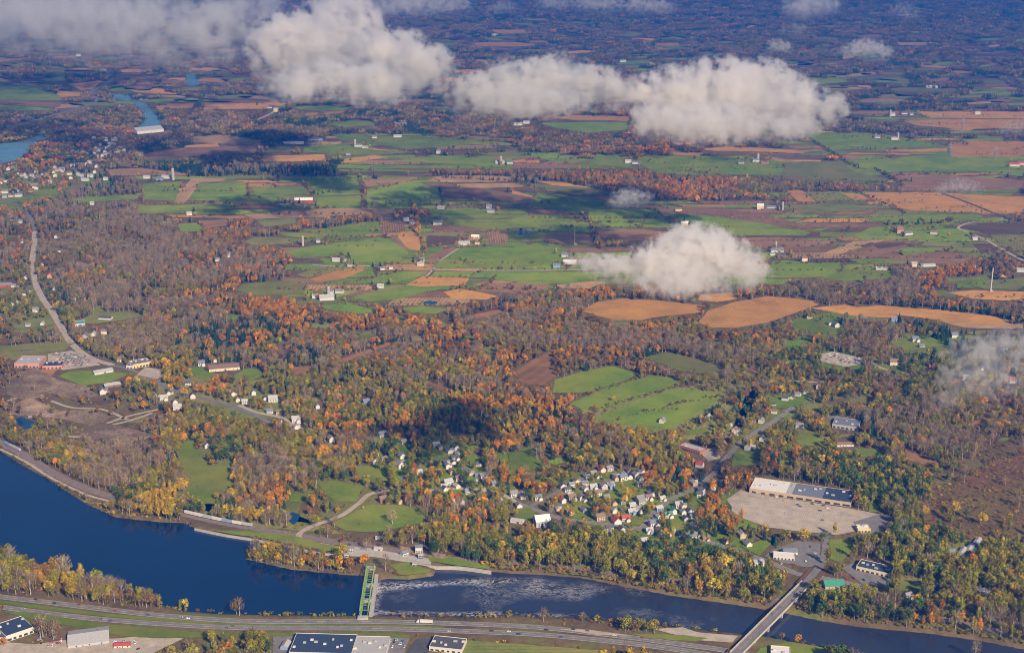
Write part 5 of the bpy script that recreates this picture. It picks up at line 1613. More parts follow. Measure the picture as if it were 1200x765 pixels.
# ------------------------------------------------------------ trees: forms one unit high
def leafy_mesh(name, seed, rx, rz, cz, lobes, cards, size, leaf, trunk=True, split=False):
    r = random.Random(seed)
    b, sh = MB(), []
    ctr = []
    for i in range(lobes):
        th, ph = r.uniform(0, 6.283), math.acos(r.uniform(-.75, 1))
        k = r.uniform(.45, .80)
        ctr.append((rx * k * math.sin(ph) * math.cos(th), rx * k * math.sin(ph) * math.sin(th), cz + rz * k * math.cos(ph), r.uniform(.30, .52), r.random()))
    for cx, cy_, cz_, rad, tone in ctr:
        for j in range(cards):
            th, c = r.uniform(0, 6.283), r.uniform(-1, 1)
            s = math.sqrt(1 - c * c)
            n = Vector((s * math.cos(th), s * math.sin(th), c))
            k = r.uniform(.55, 1.05)
            p = Vector((cx + n.x * rad * rx * k, cy_ + n.y * rad * rx * k, cz_ + n.z * rad * rz * 1.0 * k))
            nn = (n + Vector((r.uniform(-.7, .7), r.uniform(-.7, .7), r.uniform(-.5, .9)))).normalized()
            q = nn.to_track_quat('Z', 'Y')
            a = size * r.uniform(.6, 1.4)
            an = r.uniform(0, 6.283)
            e1, e2 = q @ Vector((math.cos(an), math.sin(an), 0)), q @ Vector((-math.sin(an), math.cos(an), 0))
            b.face([p + e1 * a, p + e2 * a * .7, p - e1 * a * .8, p - e2 * a * .75])
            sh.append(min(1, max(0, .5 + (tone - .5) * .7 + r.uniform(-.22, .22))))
    return b, sh


def trunk_mb(seed, top, r0, limbs, spread, n=5, zl=(.25, .7)):
    r = random.Random(seed)
    b = MB()
    lean = (r.uniform(-.02, .02), r.uniform(-.02, .02))
    b.tube((0, 0, -.04), (lean[0], lean[1], top * .5), r0, r0 * .7, n)
    b.tube((lean[0], lean[1], top * .5), (lean[0] * 2, lean[1] * 2, top), r0 * .7, r0 * .15, n)
    for i in range(limbs):
        z = top * r.uniform(*zl)
        an = r.uniform(0, 6.283)
        k = spread * r.uniform(.6, 1.1)
        b.tube((lean[0], lean[1], z), (k * math.cos(an), k * math.sin(an), min(.97, z + k * r.uniform(.7, 1.6))), r0 * .42, r0 * .1, 3)
    return b


def bare_mb(seed, rx, twigs, wid):
    r = random.Random(seed)
    b, sh = MB(), []
    for i in range(twigs):
        th = r.uniform(0, 6.283)
        z0 = r.uniform(.28, .86)
        rad = rx * math.sqrt(r.random()) * (1.05 - .75 * max(0, (z0 - .55) / .4)) * (.5 + .5 * min(1, (z0 - .2) / .25))
        p = Vector((rad * math.cos(th), rad * math.sin(th), z0))
        up = Vector((math.cos(th) * r.uniform(-.1, .75), math.sin(th) * r.uniform(-.1, .75), r.uniform(.35, 1.0))).normalized()
        l = r.uniform(.07, .17)
        side = up.cross(Vector((r.uniform(-1, 1), r.uniform(-1, 1), .3))).normalized() * wid * r.uniform(.6, 1.4)
        b.face([p - side, p + side, p + up * l + side * .3, p + up * l * .9 - side * .5])
        sh.append(r.uniform(.1, .9))
    return b, sh


def conifer_mb(seed, rx, levels, per):
    r = random.Random(seed)
    b, sh = MB(), []
    for i in range(levels):
        f = i / (levels - 1)
        z = .10 + .86 * f
        rad = rx * (1 - f) ** .8 + .015
        for k in range(per if f < .8 else max(4, per // 2)):
            an = 6.283 * (k + r.random() * .7) / per + i
            rr_ = rad * r.uniform(.65, 1.12)
            w_ = rr_ * r.uniform(.30, .45) + .01
            c, s = math.cos(an), math.sin(an)
            tip = Vector((rr_ * c, rr_ * s, z - rr_ * r.uniform(.25, .6)))
            m0 = Vector((rr_ * .55 * c, rr_ * .55 * s, z - rr_ * .05))
            sd_ = Vector((-s, c, 0)) * w_
            b.face([Vector((0, 0, z + .05)), m0 - sd_, tip, m0 + sd_])
            sh.append(r.uniform(.2, .8))
    return b, sh


def combine(parts):
    """parts: (mesh builder, shade list or None, slot) -> one builder with slots"""
    b, sh = MB(), []
    for q, s, mi in parts:
        i = len(b.v)
        b.v += q.v
        b.f += [tuple(i + j for j in f) for f in q.f]
        b.m += [mi] * len(q.f)
        sh += s if s is not None else [.5] * len(q.f)
    return b, sh


# crown builders by form; the trunk that goes with each
FORMS = {}
for i in range(4):
    FORMS['leafy', i] = (leafy_mesh('c', 20 + i, .30 + .03 * (i % 3), .34, .62, 11 + i, 34, .040, None), trunk_mb(40 + i, .7, .022, 4, .2))
for i in range(2):
    FORMS['tall', i] = (leafy_mesh('c', 60 + i, .17, .42, .56, 11, 32, .034, None), trunk_mb(70 + i, .8, .018, 3, .1))
for i in range(4):
    FORMS['bare', i] = (bare_mb(80 + i, .25 + .03 * (i % 2), 190, .011), trunk_mb(90 + i, .93, .024, 10, .26, 5, (.3, .85)))
for i in range(2):
    FORMS['ever', i] = (conifer_mb(100 + i, .20 + .05 * i, 13, 9), trunk_mb(110 + i, .5, .018, 0, 0))
for i in range(2):
    FORMS['bush', i] = (leafy_mesh('c', 120 + i, .55, .48, .45, 8, 20, .085, None), trunk_mb(130 + i, .5, .03, 3, .2))

PROTO = []
PROTO_ID = {}


def proto(key, b, sh, bark):
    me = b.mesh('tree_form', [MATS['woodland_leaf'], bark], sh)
    PROTO_ID[key] = len(PROTO)
    PROTO.append(bpy.data.objects.new('tree_form', me))


for (form, i), ((cb, cs), tb) in FORMS.items():
    b, sh = combine([(cb, cs, 0), (tb, None, 1)])
    proto((form, i), b, sh, MATS['pale_bark'] if form == 'bare' else MATS['bark'])

# a stand of a dozen trees for the far woods; each tree a light or dark clump of its own
for gi in range(6):
    r = random.Random(200 + gi)
    parts = []
    for k in range(11):
        an, rad = r.uniform(0, 6.283), 1.15 * math.sqrt(r.random())
        hh = r.uniform(.75, 1.2)
        kind = 'ever' if gi >= 4 else ('bare' if gi in (2, 3) and r.random() < .6 else 'leafy')
        if kind == 'ever':
            cb, cs = conifer_mb(r.random(), .22, 6, 6)
        elif kind == 'bare':
            cb, cs = bare_mb(r.random(), .28, 34, .030)
        else:
            cb, cs = leafy_mesh('c', r.random(), .34, .36, .60, 5, 9, .11, None)
        tone = r.uniform(-.45, .45)
        cs = [min(1, max(0, s + tone)) for s in cs]
        cb.v = [(x * hh + rad * math.cos(an), y * hh + rad * math.sin(an), z * hh) for x, y, z in [tuple(q) for q in cb.v]]
        parts.append((cb, cs, 0))
    b, sh = combine(parts)
    proto(('grove', gi), b, sh, MATS['bark'])

# ------------------------------------------------------------ what grows where (photo position, mixture)
MIXES = {
    'bare': dict(bare=.74, rust=.09, shrub=.05, olive=.12), 'bareor': dict(bare=.50, rust=.17, orange=.12, olive=.16, ever=.05), 'orange': dict(orange=.52, rust=.20, yellow=.06, bare=.12, ever=.10),
    'orever': dict(orange=.36, ever=.24, rust=.16, bare=.16, olive=.08), 'ever': dict(ever=.75, olive=.1, bare=.1, rust=.05), 'mixd': dict(bare=.32, rust=.15, orange=.11, yellow=.08, olive=.26, ever=.08),
    'olive': dict(olive=.64, yellow=.10, rust=.07, bare=.05, green=.13, orange=.01), 'oliveg': dict(olive=.52, green=.36, yellow=.06, rust=.03, bare=.03), 'rust': dict(rust=.42, bare=.25, orange=.14, olive=.1, ever=.09),
    'yell': dict(yellow=.36, olive=.46, orange=.06, bare=.12), 'spit': dict(bare=.42, olive=.30, yellow=.12, rust=.16), 'scrub': dict(shrub=.82, rust=.08, bare=.10), 'town': dict(orange=.28, olive=.32, green=.14, rust=.14, yellow=.08, red=.04), 'townd': dict(olive=.50, green=.30, orange=.09, rust=.06, yellow=.05),
    'far': dict(rust=.11, bare=.36, ever=.44, orange=.01, olive=.08), 'farev': dict(ever=.62, rust=.10, bare=.24, olive=.04), 'fargrey': dict(bare=.62, rust=.08, ever=.22, olive=.08), 'evbare': dict(ever=.34, bare=.42, orange=.08, rust=.10, olive=.06)}
MIX_AT = [(60, 300, 'bare'), (120, 290, 'bare'), (200, 290, 'bare'), (260, 300, 'bareor'), (110, 330, 'bareor'), (130, 345, 'bare'), (190, 345, 'bareor'), (160, 390, 'bare'), (190, 400, 'bare'), (220, 360, 'bareor'), (250, 320, 'bareor'), (300, 335, 'orever'), (250, 380, 'evbare'), (240, 400, 'evbare'),
          (290, 380, 'orever'), (330, 370, 'orange'), (380, 375, 'orange'), (320, 400, 'evbare'), (370, 395, 'orever'), (430, 385, 'orange'), (460, 372, 'orange'), (360, 425, 'evbare'), (420, 410, 'mixd'), (470, 405, 'evbare'), (440, 435, 'mixd'), (510, 390, 'orange'), (540, 400, 'orange'), (570, 420, 'mixd'),
          (560, 375, 'bare'), (600, 385, 'bareor'), (620, 400, 'bare'), (640, 370, 'bareor'), (680, 395, 'bare'), (720, 400, 'bare'), (760, 400, 'evbare'), (800, 395, 'bareor'), (840, 400, 'rust'), (900, 395, 'rust'), (940, 400, 'rust'), (830, 425, 'bare'), (870, 420, 'bare'), (700, 345, 'orange'), (760, 345, 'orange'), (740, 342, 'bareor'),
          (960, 340, 'bare'), (1000, 345, 'bare'), (1060, 345, 'bare'), (1040, 335, 'bare'), (1100, 325, 'orange'), (1150, 305, 'orange'), (1080, 320, 'bareor'), (1090, 385, 'ever'), (1130, 390, 'ever'), (1060, 378, 'ever'), (1010, 370, 'mixd'), (960, 372, 'oliveg'), (920, 430, 'olive'), (960, 445, 'olive'), (900, 455, 'olive'), (1000, 425, 'rust'), (1040, 415, 'rust'),
          (1080, 445, 'oliveg'), (1000, 460, 'olive'), (1040, 465, 'rust'), (1060, 470, 'olive'), (1090, 480, 'bare'), (1130, 485, 'yell'), (1160, 490, 'yell'), (1180, 480, 'bare'), (1060, 505, 'bareor'), (1010, 510, 'rust'), (1100, 520, 'bare'), (1150, 520, 'scrub'), (1190, 530, 'scrub'), (1100, 545, 'olive'), (1000, 545, 'oliveg'), (1030, 550, 'oliveg'), (1060, 560, 'oliveg'), (960, 540, 'olive'), (930, 545, 'mixd'), (1130, 580, 'scrub'),
          (1180, 600, 'scrub'), (1060, 620, 'oliveg'), (1090, 610, 'oliveg'), (1120, 630, 'oliveg'), (1040, 640, 'oliveg'), (1080, 660, 'oliveg'), (1130, 665, 'townd'), (1180, 660, 'olive'), (1100, 690, 'townd'), (1150, 690, 'townd'), (1190, 700, 'oliveg'), (1020, 690, 'olive'), (980, 700, 'olive'), (950, 700, 'olive'), (1060, 705, 'olive'), (1100, 725, 'mixd'), (1170, 735, 'mixd'),
          (620, 645, 'olive'), (600, 655, 'olive'), (650, 640, 'oliveg'), (700, 645, 'oliveg'), (740, 650, 'oliveg'), (780, 655, 'oliveg'), (830, 660, 'oliveg'), (880, 670, 'oliveg'), (860, 620, 'orange'), (850, 625, 'olive'), (700, 600, 'town'), (740, 620, 'townd'), (780, 590, 'town'), (800, 575, 'orange'), (840, 560, 'orange'), (870, 550, 'town'), (760, 570, 'orange'), (680, 560, 'town'),
          (640, 540, 'mixd'), (680, 530, 'olive'), (720, 530, 'mixd'), (760, 530, 'yell'), (700, 505, 'rust'), (640, 490, 'orange'), (610, 470, 'rust'), (600, 510, 'orange'), (570, 500, 'rust'), (560, 460, 'mixd'), (500, 430, 'mixd'), (530, 445, 'mixd'), (480, 450, 'mixd'), (520, 485, 'olive'), (490, 480, 'olive'), (460, 470, 'rust'), (420, 460, 'yell'), (400, 440, 'mixd'), (360, 450, 'olive'),
          (440, 490, 'yell'), (480, 510, 'orange'), (520, 510, 'olive'), (560, 515, 'olive'), (400, 500, 'town'), (350, 490, 'olive'), (330, 510, 'mixd'), (350, 530, 'yell'), (380, 540, 'yell'), (320, 550, 'bare'), (370, 555, 'olive'), (400, 525, 'mixd'), (450, 560, 'olive'), (500, 560, 'town'), (540, 550, 'town'), (560, 585, 'olive'), (580, 600, 'yell'), (540, 610, 'bareor'), (520, 620, 'yell'), (330, 590, 'bareor'),
          (190, 480, 'rust'), (210, 460, 'orange'), (170, 460, 'town'), (250, 490, 'olive'), (290, 500, 'olive'), (280, 540, 'olive'), (250, 460, 'town'), (270, 450, 'olive'), (290, 470, 'town'), (300, 460, 'olive'), (200, 510, 'yell'), (180, 530, 'bareor'), (150, 540, 'bare'), (110, 530, 'bareor'), (120, 555, 'bare'), (180, 555, 'bare'), (210, 560, 'bare'), (60, 520, 'bareor'), (50, 500, 'bareor'), (80, 540, 'yell'), (70, 470, 'scrub'), (120, 475, 'scrub'), (30, 450, 'scrub'), (160, 490, 'scrub'), (200, 440, 'yell'),
          (100, 580, 'bare'), (150, 595, 'olive'), (190, 600, 'yell'), (230, 605, 'olive'), (340, 660, 'yell'), (300, 655, 'yell'), (400, 665, 'yell'), (20, 645, 'yell'), (0, 660, 'yell'), (40, 660, 'yell'), (20, 680, 'spit'), (70, 670, 'spit'), (100, 690, 'spit'), (150, 700, 'spit'), (10, 690, 'spit'), (190, 710, 'spit'), (230, 718, 'yell'), (280, 718, 'bare'), (200, 745, 'mixd'), (260, 755, 'town'), (310, 760, 'oliveg'), (600, 745, 'rust'), (640, 755, 'mixd'), (700, 735, 'mixd'), (650, 722, 'bareor'),
          (60, 415, 'mixd'), (20, 395, 'rust'), (50, 370, 'olive'), (20, 350, 'olive'), (40, 280, 'rust'), (20, 260, 'bareor'), (80, 250, 'fargrey'), (150, 265, 'bare'), (100, 215, 'fargrey'), (50, 215, 'town'), (20, 208, 'town'), (120, 195, 'ever'), (200, 195, 'ever'), (300, 197, 'ever'), (380, 198, 'ever'), (120, 165, 'evbare'), (60, 152, 'far'), (150, 140, 'fargrey'), (100, 120, 'fargrey'), (50, 90, 'far'), (250, 145, 'fargrey'), (280, 155, 'far'), (220, 110, 'fargrey'),
          (350, 150, 'far'), (450, 150, 'farev'), (550, 155, 'far'), (420, 135, 'farev'), (470, 130, 'farev'), (600, 70, 'farev'), (500, 60, 'far'), (650, 160, 'rust'), (720, 170, 'rust'), (680, 165, 'rust'), (650, 205, 'rust'), (720, 205, 'orange'), (800, 208, 'farev'), (780, 220, 'orange'), (850, 220, 'orange'), (880, 230, 'yell'), (850, 160, 'orever'), (900, 165, 'evbare'), (620, 215, 'ever'), (500, 197, 'rust'), (440, 200, 'far'), (560, 199, 'rust'), (640, 222, 'rust'),
          (950, 150, 'far'), (1000, 148, 'far'), (1080, 155, 'far'), (1050, 155, 'far'), (950, 110, 'farev'), (1050, 110, 'farev'), (1150, 115, 'farev'), (1100, 80, 'far'), (1000, 60, 'far'), (900, 50, 'far'), (1150, 50, 'far'), (800, 40, 'far'), (700, 50, 'far'), (1030, 80, 'far'), (960, 180, 'bareor'), (1020, 182, 'fargrey'), (1000, 215, 'rust'), (1130, 195, 'bareor'), (1080, 200, 'fargrey'),
          (400, 260, 'orange'), (340, 270, 'orange'), (450, 250, 'orange'), (480, 250, 'orange'), (390, 300, 'bareor'), (330, 300, 'orever'), (300, 310, 'bareor'), (350, 315, 'bareor'), (420, 330, 'bareor'), (500, 300, 'mixd'), (490, 345, 'bareor'), (560, 330, 'bareor'), (540, 360, 'bareor'), (740, 284, 'yell'), (690, 260, 'yell'), (920, 320, 'rust'), (930, 295, 'bareor'), (990, 300, 'bareor'), (1000, 265, 'bareor'), (1080, 290, 'bareor'), (1180, 265, 'bareor'), (1000, 240, 'mixd'), (280, 250, 'mixd'), (250, 265, 'orange'), (160, 230, 'fargrey'), (130, 240, 'fargrey')]
KINDS_T = ['bare', 'rust', 'orange', 'yellow', 'olive', 'green', 'ever', 'shrub', 'red']
MP = np.array([(u, v * 1.7) for u, v, _ in MIX_AT], float)
MW = np.array([[MIXES[m_].get(k, 0) for k in KINDS_T] for _, _, m_ in MIX_AT])


def mixture(U, V):
    out = np.zeros((len(U), len(KINDS_T)))
    for s in range(0, len(U), 4000):
        d2 = (U[s:s + 4000, None] - MP[None, :, 0]) ** 2 + (V[s:s + 4000, None] * 1.7 - MP[None, :, 1]) ** 2
        w_ = 1 / (d2 + 60) ** 1.8
        out[s:s + 4000] = (w_ @ MW) / w_.sum(1, keepdims=True)
    return out


def value_noise(x, y, scale, seed):
    g = np.random.default_rng(seed).random((64, 64))
    x, y = x / scale, y / scale
    i, j = np.floor(x).astype(int), np.floor(y).astype(int)
    fx, fy = x - i, y - j
    fx, fy = fx * fx * (3 - 2 * fx), fy * fy * (3 - 2 * fy)
    q = lambda a, b: g[a % 64, b % 64]
    return (q(i, j) * (1 - fx) + q(i + 1, j) * fx) * (1 - fy) + (q(i, j + 1) * (1 - fx) + q(i + 1, j + 1) * fx) * fy


# how thickly trees stand where they are not a closed wood
THIN = np.ones((765, 1200), np.float32)


def thin(poly, k):
    THIN[poly_mask(poly)] = k


thin([(0, 432), (60, 432), (120, 448), (170, 462), (200, 490), (190, 520), (130, 528), (60, 512), (0, 508)], .30)
thin([(1090, 575), (1110, 545), (1200, 515), (1200, 650), (1160, 645), (1080, 622)], .16)
thin([(640, 545), (840, 545), (900, 640), (820, 660), (640, 610)], .64)
thin([(430, 505), (600, 510), (600, 600), (500, 590), (430, 560)], .75)
thin([(160, 440), (320, 440), (340, 500), (240, 490), (170, 470)], .6)
thin([(690, 455), (900, 450), (860, 520), (760, 510), (690, 500)], .45)
thin([(0, 255), (80, 255), (80, 400), (0, 420)], .55)
thin([(0, 195), (150, 195), (140, 245), (0, 250)], .6)
thin([(920, 370), (1120, 372), (1120, 430), (1000, 440), (920, 400)], .7)
thin([(330, 560), (440, 560), (440, 625), (330, 625)], .45)
thin([(900, 640), (1050, 640), (1050, 690), (900, 690)], .35)
thin([(0, 738), (860, 745), (860, 765), (0, 765)], .4)
thin([(500, 722), (860, 735), (860, 745), (600, 735)], .4)
thin([(245, 610), (505, 640), (505, 672), (410, 672), (250, 630)], .25)
thin([(290, 645), (405, 655), (412, 668), (300, 660)], 1)
thin([(580, 420), (660, 405), (660, 470), (590, 470)], .6)
thin([(280, 235), (700, 215), (1200, 200), (1200, 335), (960, 325), (690, 335), (560, 335), (470, 345), (300, 330)], .5)
THIN[WOODS] = 1.0
thin([(160, 205), (430, 200), (700, 215), (690, 245), (300, 260), (160, 255)], .55)
thin([(380, 155), (640, 158), (620, 195), (400, 195)], .7)
thin([(745, 180), (1200, 125), (1200, 260), (950, 240), (900, 210), (745, 205)], .6)


def pix(A, U, V):
    return A[np.clip(V.astype(int), 0, 764), np.clip(U.astype(int), 0, 1199)]


def sample(y0, y1, gap, margin):
    xm = y1 * .42
    nx, ny = int(2 * xm / gap), int((y1 - y0) / gap)
    X, Y = np.meshgrid((np.arange(nx) + .5) * gap - xm, y0 + (np.arange(ny) + .5) * gap)
    X = (X + RNG.uniform(-.48, .48, X.shape) * gap).ravel()
    Y = (Y + RNG.uniform(-.48, .48, Y.shape) * gap).ravel()
    U, V, D = project(X, Y, 0)
    ok = (U > -margin) & (U < 1200 + margin) & (V > -25) & (V < 800)
    return X[ok], Y[ok], U[ok], V[ok], D[ok]


def choose(X, Y, U, V):
    W_ = mixture(np.clip(U, 0, 1200), np.clip(V, 0, 765))
    near_ = np.clip((V - 340) / 60, 0, 1)
    W_[:, 0] *= 1 - .38 * near_
    W_[:, 4] *= 1 + .45 * near_
    W_[:, 5] *= 1 + .25 * near_
    # kinds grow in drifts: each has its own patchiness
    for k in range(len(KINDS_T)):
        n1 = value_noise(X, Y, 40.0 + 4 * k, 300 + k) * .55 + value_noise(X, Y, 120.0, 400 + k) * .45
        W_[:, k] *= np.clip((n1 - .22) * 3.2, .05, 2.4) ** 2.1
    W_ /= W_.sum(1, keepdims=True)
    c = W_.cumsum(1)
    return (RNG.random((len(X), 1)) > c).sum(1).clip(0, len(KINDS_T) - 1)


HEIGHT = {'bare': 20, 'rust': 16.5, 'orange': 18, 'yellow': 17, 'olive': 17, 'green': 17, 'ever': 18, 'shrub': 4.4, 'red': 12}
FORM = {'bare': ('bare', 4), 'rust': ('leafy', 4), 'orange': ('leafy', 4), 'yellow': ('leafy', 4), 'olive': ('leafy', 4), 'green': ('leafy', 4), 'ever': ('ever', 2), 'shrub': ('bush', 2), 'red': ('leafy', 4)}
trees = []          # x, y, kind, form key, height, tint


def plant(y0, y1, gap, margin, hk, near):
    X, Y, U, V, D = sample(y0, y1, gap, margin)
    K = choose(X, Y, U, V)
    H_ = np.array([HEIGHT[k] for k in KINDS_T])[K] * hk * RNG.uniform(.68, 1.28, len(X))
    open_ = value_noise(X, Y, 38.0, 77)
    keep = RNG.random(len(X)) < pix(THIN, U, V) * np.where(open_ < .20, .35, .90)
    for f in (0, .3, .6, .9):
        uu, vv, _ = project(X, Y, H_ * f)
        c = pix(CLEAR, uu, vv)
        c = np.where((uu < 0) | (uu >= 1200) | (vv < 0) | (vv >= 765), 0 if f else c, c)
        keep &= RNG.random(len(X)) >= c * (1.0 if f < .5 else .92)
    # no tree in the water outside the picture either
    if y0 < 2200:
        keep &= (signed_dist(X, Y, WP_UP) > 1.5) & (signed_dist(X, Y, WP_DOWN) > 1.5)
    X, Y, K, H_, U, V, D = [q[keep] for q in (X, Y, K, H_, U, V, D)]
    for x, y, k, h, u, v, dd_ in zip(X, Y, K, H_, U, V, D):
        kn = KINDS_T[k]
        if kn in ('olive', 'green', 'yellow', 'bare') and 640 < v and not (560 < u < 900 and kn == 'bare'):
            h *= (1.4 if u < 130 else 1.2) if u < 320 else 1.22
        fk = (FORM[kn][0], random.randrange(FORM[kn][1]))
        if kn in ('olive', 'yellow', 'green', 'orange') and random.random() < .42:
            fk = ('tall', random.randrange(2))
        trees.append((x, y, kn, fk, h, dd_, u, v))


plant(1150, 2050, 7.0, 60, 1.0, True)
plant(2050, 2750, 7.2, 60, .90, True)
plant(2750, 4300, 9.2, 50, .95, False)
# undergrowth: bushes at the wood edges, on the banks and over the heath
BUSH = []
X, Y, U, V, D = sample(1150, 2300, 5.5, 60)
HEATH = poly_mask([(1095, 575), (1160, 540), (1200, 528), (1200, 645), (1160, 645), (1095, 625), (1055, 600)])
BANK = poly_mask([(570, 655), (700, 672), (900, 700), (930, 705), (1060, 722), (1200, 750), (1200, 765), (1080, 745), (920, 725), (700, 694), (570, 674)])
kb = (RNG.random(len(X)) < np.where(pix(HEATH, U, V), 1.0, np.where(pix(BANK, U, V), .75, .17))) & (RNG.random(len(X)) >= pix(CLEAR, U, V))
kb &= RNG.random(len(X)) >= pix(CLEAR, U, V - 2)
kb &= (signed_dist(X, Y, WP_UP) > 2) & (signed_dist(X, Y, WP_DOWN) > 2)
for x, y, u, v in zip(X[kb], Y[kb], U[kb], V[kb]):
    BUSH.append((x, y, random.choice(['shrub', 'shrub', 'rust', 'olive', 'olive', 'bare' if 0 else 'shrub', 'yellow']), ('bush', random.randrange(2)), random.uniform(2.2, 5.2)))
# bushes that line both river banks
for P in (WP_UP, WP_DOWN):
    for i in range(len(P)):
        a, b2 = P[i], P[(i + 1) % len(P)]
        n = int(np.linalg.norm(b2 - a) / 1.3)
        for j in range(n):
            q = a + (b2 - a) * (j + random.random()) / max(1, n) + np.array((random.uniform(-3, 3), random.uniform(-11, 13)))
            u, v, _ = project(q[0], q[1], 0)
            if abs(u - 437) < 22 or (480 < u < 580 and 650 < v < 690) or (930 > u > 855 and v > 700) or (225 < u < 290 and v < 650):
                continue
            if signed_dist(np.array([q[0]]), np.array([q[1]]), WP_UP)[0] > -.5 and signed_dist(np.array([q[0]]), np.array([q[1]]), WP_DOWN)[0] > -.5 and CLEAR[min(764, max(0, int(v))), min(1199, max(0, int(u)))] < .6 and random.random() < .62:
                BUSH.append((q[0], q[1], random.choice(['olive', 'rust', 'olive', 'yellow', 'shrub', 'green']), ('bush', random.randrange(2)), random.uniform(2.0, 6.0)))


# hedgerows between the fields
def hedge(pts, kinds, gap=7, hgt=8):
    line = smooth_line([G(*q) for q in pts], gap)
    for q in line:
        if random.random() < .88:
            kn = random.choice(kinds)
            x, y = q[0] + random.uniform(-3, 3), q[1] + random.uniform(-3, 3)
            u, v, dd_ = project(x, y, 0)
            big = random.random() < .35
            trees.append((x, y, kn, (FORM[kn][0], random.randrange(FORM[kn][1])) if big else ('bush', random.randrange(2)), (hgt if big else hgt * .55) * random.uniform(.7, 1.3), dd_, u, v))


# the island by the dam: a closed row of yellowing trees
for i in range(46):
    s_ = random.random()
    x, y = G(294 + 112 * s_ + random.uniform(-2, 2), 655 + 12.5 * s_ + random.uniform(-2.2, 3.2))
    u, v, dd_ = project(x, y, 0)
    kn = random.choice(['yellow', 'olive', 'olive', 'yellow', 'bare', 'olive'])
    trees.append((x, y, kn, (FORM[kn][0], random.randrange(4)), random.uniform(10, 17), dd_, u, v))
# brush on the slope between the railway and the rapids
for i in range(1100):
    s_ = random.random()
    u, v = 560 + 640 * s_, 663 + 68 * s_ + random.uniform(-7, 8.0)
    x, y = G(u, v)
    if signed_dist(np.array([x]), np.array([y]), WP_DOWN)[0] > 1 and CLEAR[min(764, int(v)), int(u)] < .7:
        kn = random.choice(['olive', 'olive', 'olive', 'yellow', 'rust', 'green', 'bare'])
        BUSH.append((x, y, kn, ('bush', random.randrange(2)) if random.random() < .6 else ('leafy', random.randrange(4)), random.uniform(3, 9)))
HB = ['bare', 'rust', 'shrub', 'shrub', 'olive']
HD = ['ever', 'shrub', 'green', 'rust']
for pts, k, g, h in [([(945, 160), (975, 180), (1005, 197)], HD, 8, 12), ([(1025, 198), (1052, 213), (1058, 223)], HD, 8, 12), ([(1000, 224), (1030, 236), (1062, 250)], HD, 8, 10), ([(1105, 227), (1165, 251)], HD, 12, 4), ([(355, 214), (367, 229)], HB, 8, 14), ([(421, 206), (428, 242)], HB, 8, 14), ([(515, 222), (520, 240)], HD, 8, 12),
                     ([(682, 250), (693, 265), (698, 285)], ['yellow', 'rust', 'ever'], 8, 13), ([(768, 246), (790, 266)], HB, 9, 9), ([(694, 267), (740, 266), (788, 268)], HB, 9, 6), ([(360, 280), (410, 280), (447, 275), (500, 262)], HB, 9, 7), ([(446, 258), (447, 273)], HB, 10, 5), ([(484, 268), (495, 282), (497, 297)], ['orange', 'yellow', 'bare'], 7, 14),
                     ([(484, 240), (488, 255), (490, 270)], ['orange', 'orange', 'yellow'], 6, 17), ([(520, 256), (580, 256)], HD, 9, 4), ([(580, 325), (570, 335), (540, 342)], HB, 8, 9), ([(345, 334), (375, 320), (400, 310)], HB, 9, 6), ([(395, 334), (440, 325), (470, 318)], HB, 8, 8), ([(600, 343), (650, 345), (690, 340)], HB, 8, 8), ([(400, 352), (440, 358), (480, 368)], HB, 8, 8),
                     ([(650, 462), (690, 462), (740, 447), (765, 438)], HB, 6, 9), ([(690, 482), (740, 470), (800, 452), (830, 458)], HB, 6, 8), ([(760, 485), (800, 472), (850, 465)], HB, 7, 7), ([(720, 494), (760, 482), (800, 480)], HB, 8, 6), ([(800, 436), (850, 442), (880, 436)], HB, 7, 8), ([(800, 200), (850, 206), (920, 208)], HD, 9, 9), ([(945, 207), (1000, 212), (1050, 215)], HD, 9, 8),
                     ([(900, 238), (1000, 237), (1060, 248)], HB, 9, 6), ([(1040, 264), (1100, 262), (1115, 258)], HD, 6, 16), ([(800, 248), (900, 259), (950, 272)], HB, 11, 6), ([(860, 277), (950, 275)], HB, 9, 5), ([(430, 243), (520, 240), (600, 247)], HB, 9, 7), ([(440, 222), (500, 208)], HB, 10, 8), ([(520, 208), (600, 214), (640, 224)], HD, 8, 12), ([(560, 166), (620, 178)], HB, 10, 8),
                     ([(500, 315), (600, 316), (650, 313)], HB, 30, 6), ([(240, 255), (290, 240), (330, 240)], HB, 9, 8), ([(205, 238), (160, 238)], HB, 9, 7), ([(290, 214), (292, 232)], HB, 9, 10), ([(660, 312), (668, 292), (640, 283)], HB, 9, 7), ([(985, 310), (1000, 318), (1050, 325)], HB, 9, 7), ([(985, 393), (1040, 402)], ['green', 'olive', 'rust'], 8, 10)]:
    hedge(pts, k, g, h)

for pts in AUTO_HEDGES:
    hedge(pts, random.choice([HB, HB, HD, ['orange', 'rust', 'bare', 'bare']]), random.uniform(9, 16), random.uniform(5, 13))
# shade trees and windbreaks around the farms
for q in FARM:
    if q[1] < 120:
        continue
    for k in range(random.randint(3, 8)):
        u, v = q[0] + random.gauss(0, 7), q[1] + random.choice([-1, -1, 1]) * random.uniform(1.0, 4.5)
        x, y = G(u, v)
        kn = random.choice(['olive', 'bare', 'orange', 'rust', 'ever', 'yellow', 'bare'])
        if abs(u - q[0]) > 3 or v < q[1]:
            trees.append((x, y, kn, (FORM[kn][0], random.randrange(FORM[kn][1])), random.uniform(8, 17), project(x, y, 0)[2], u, v))

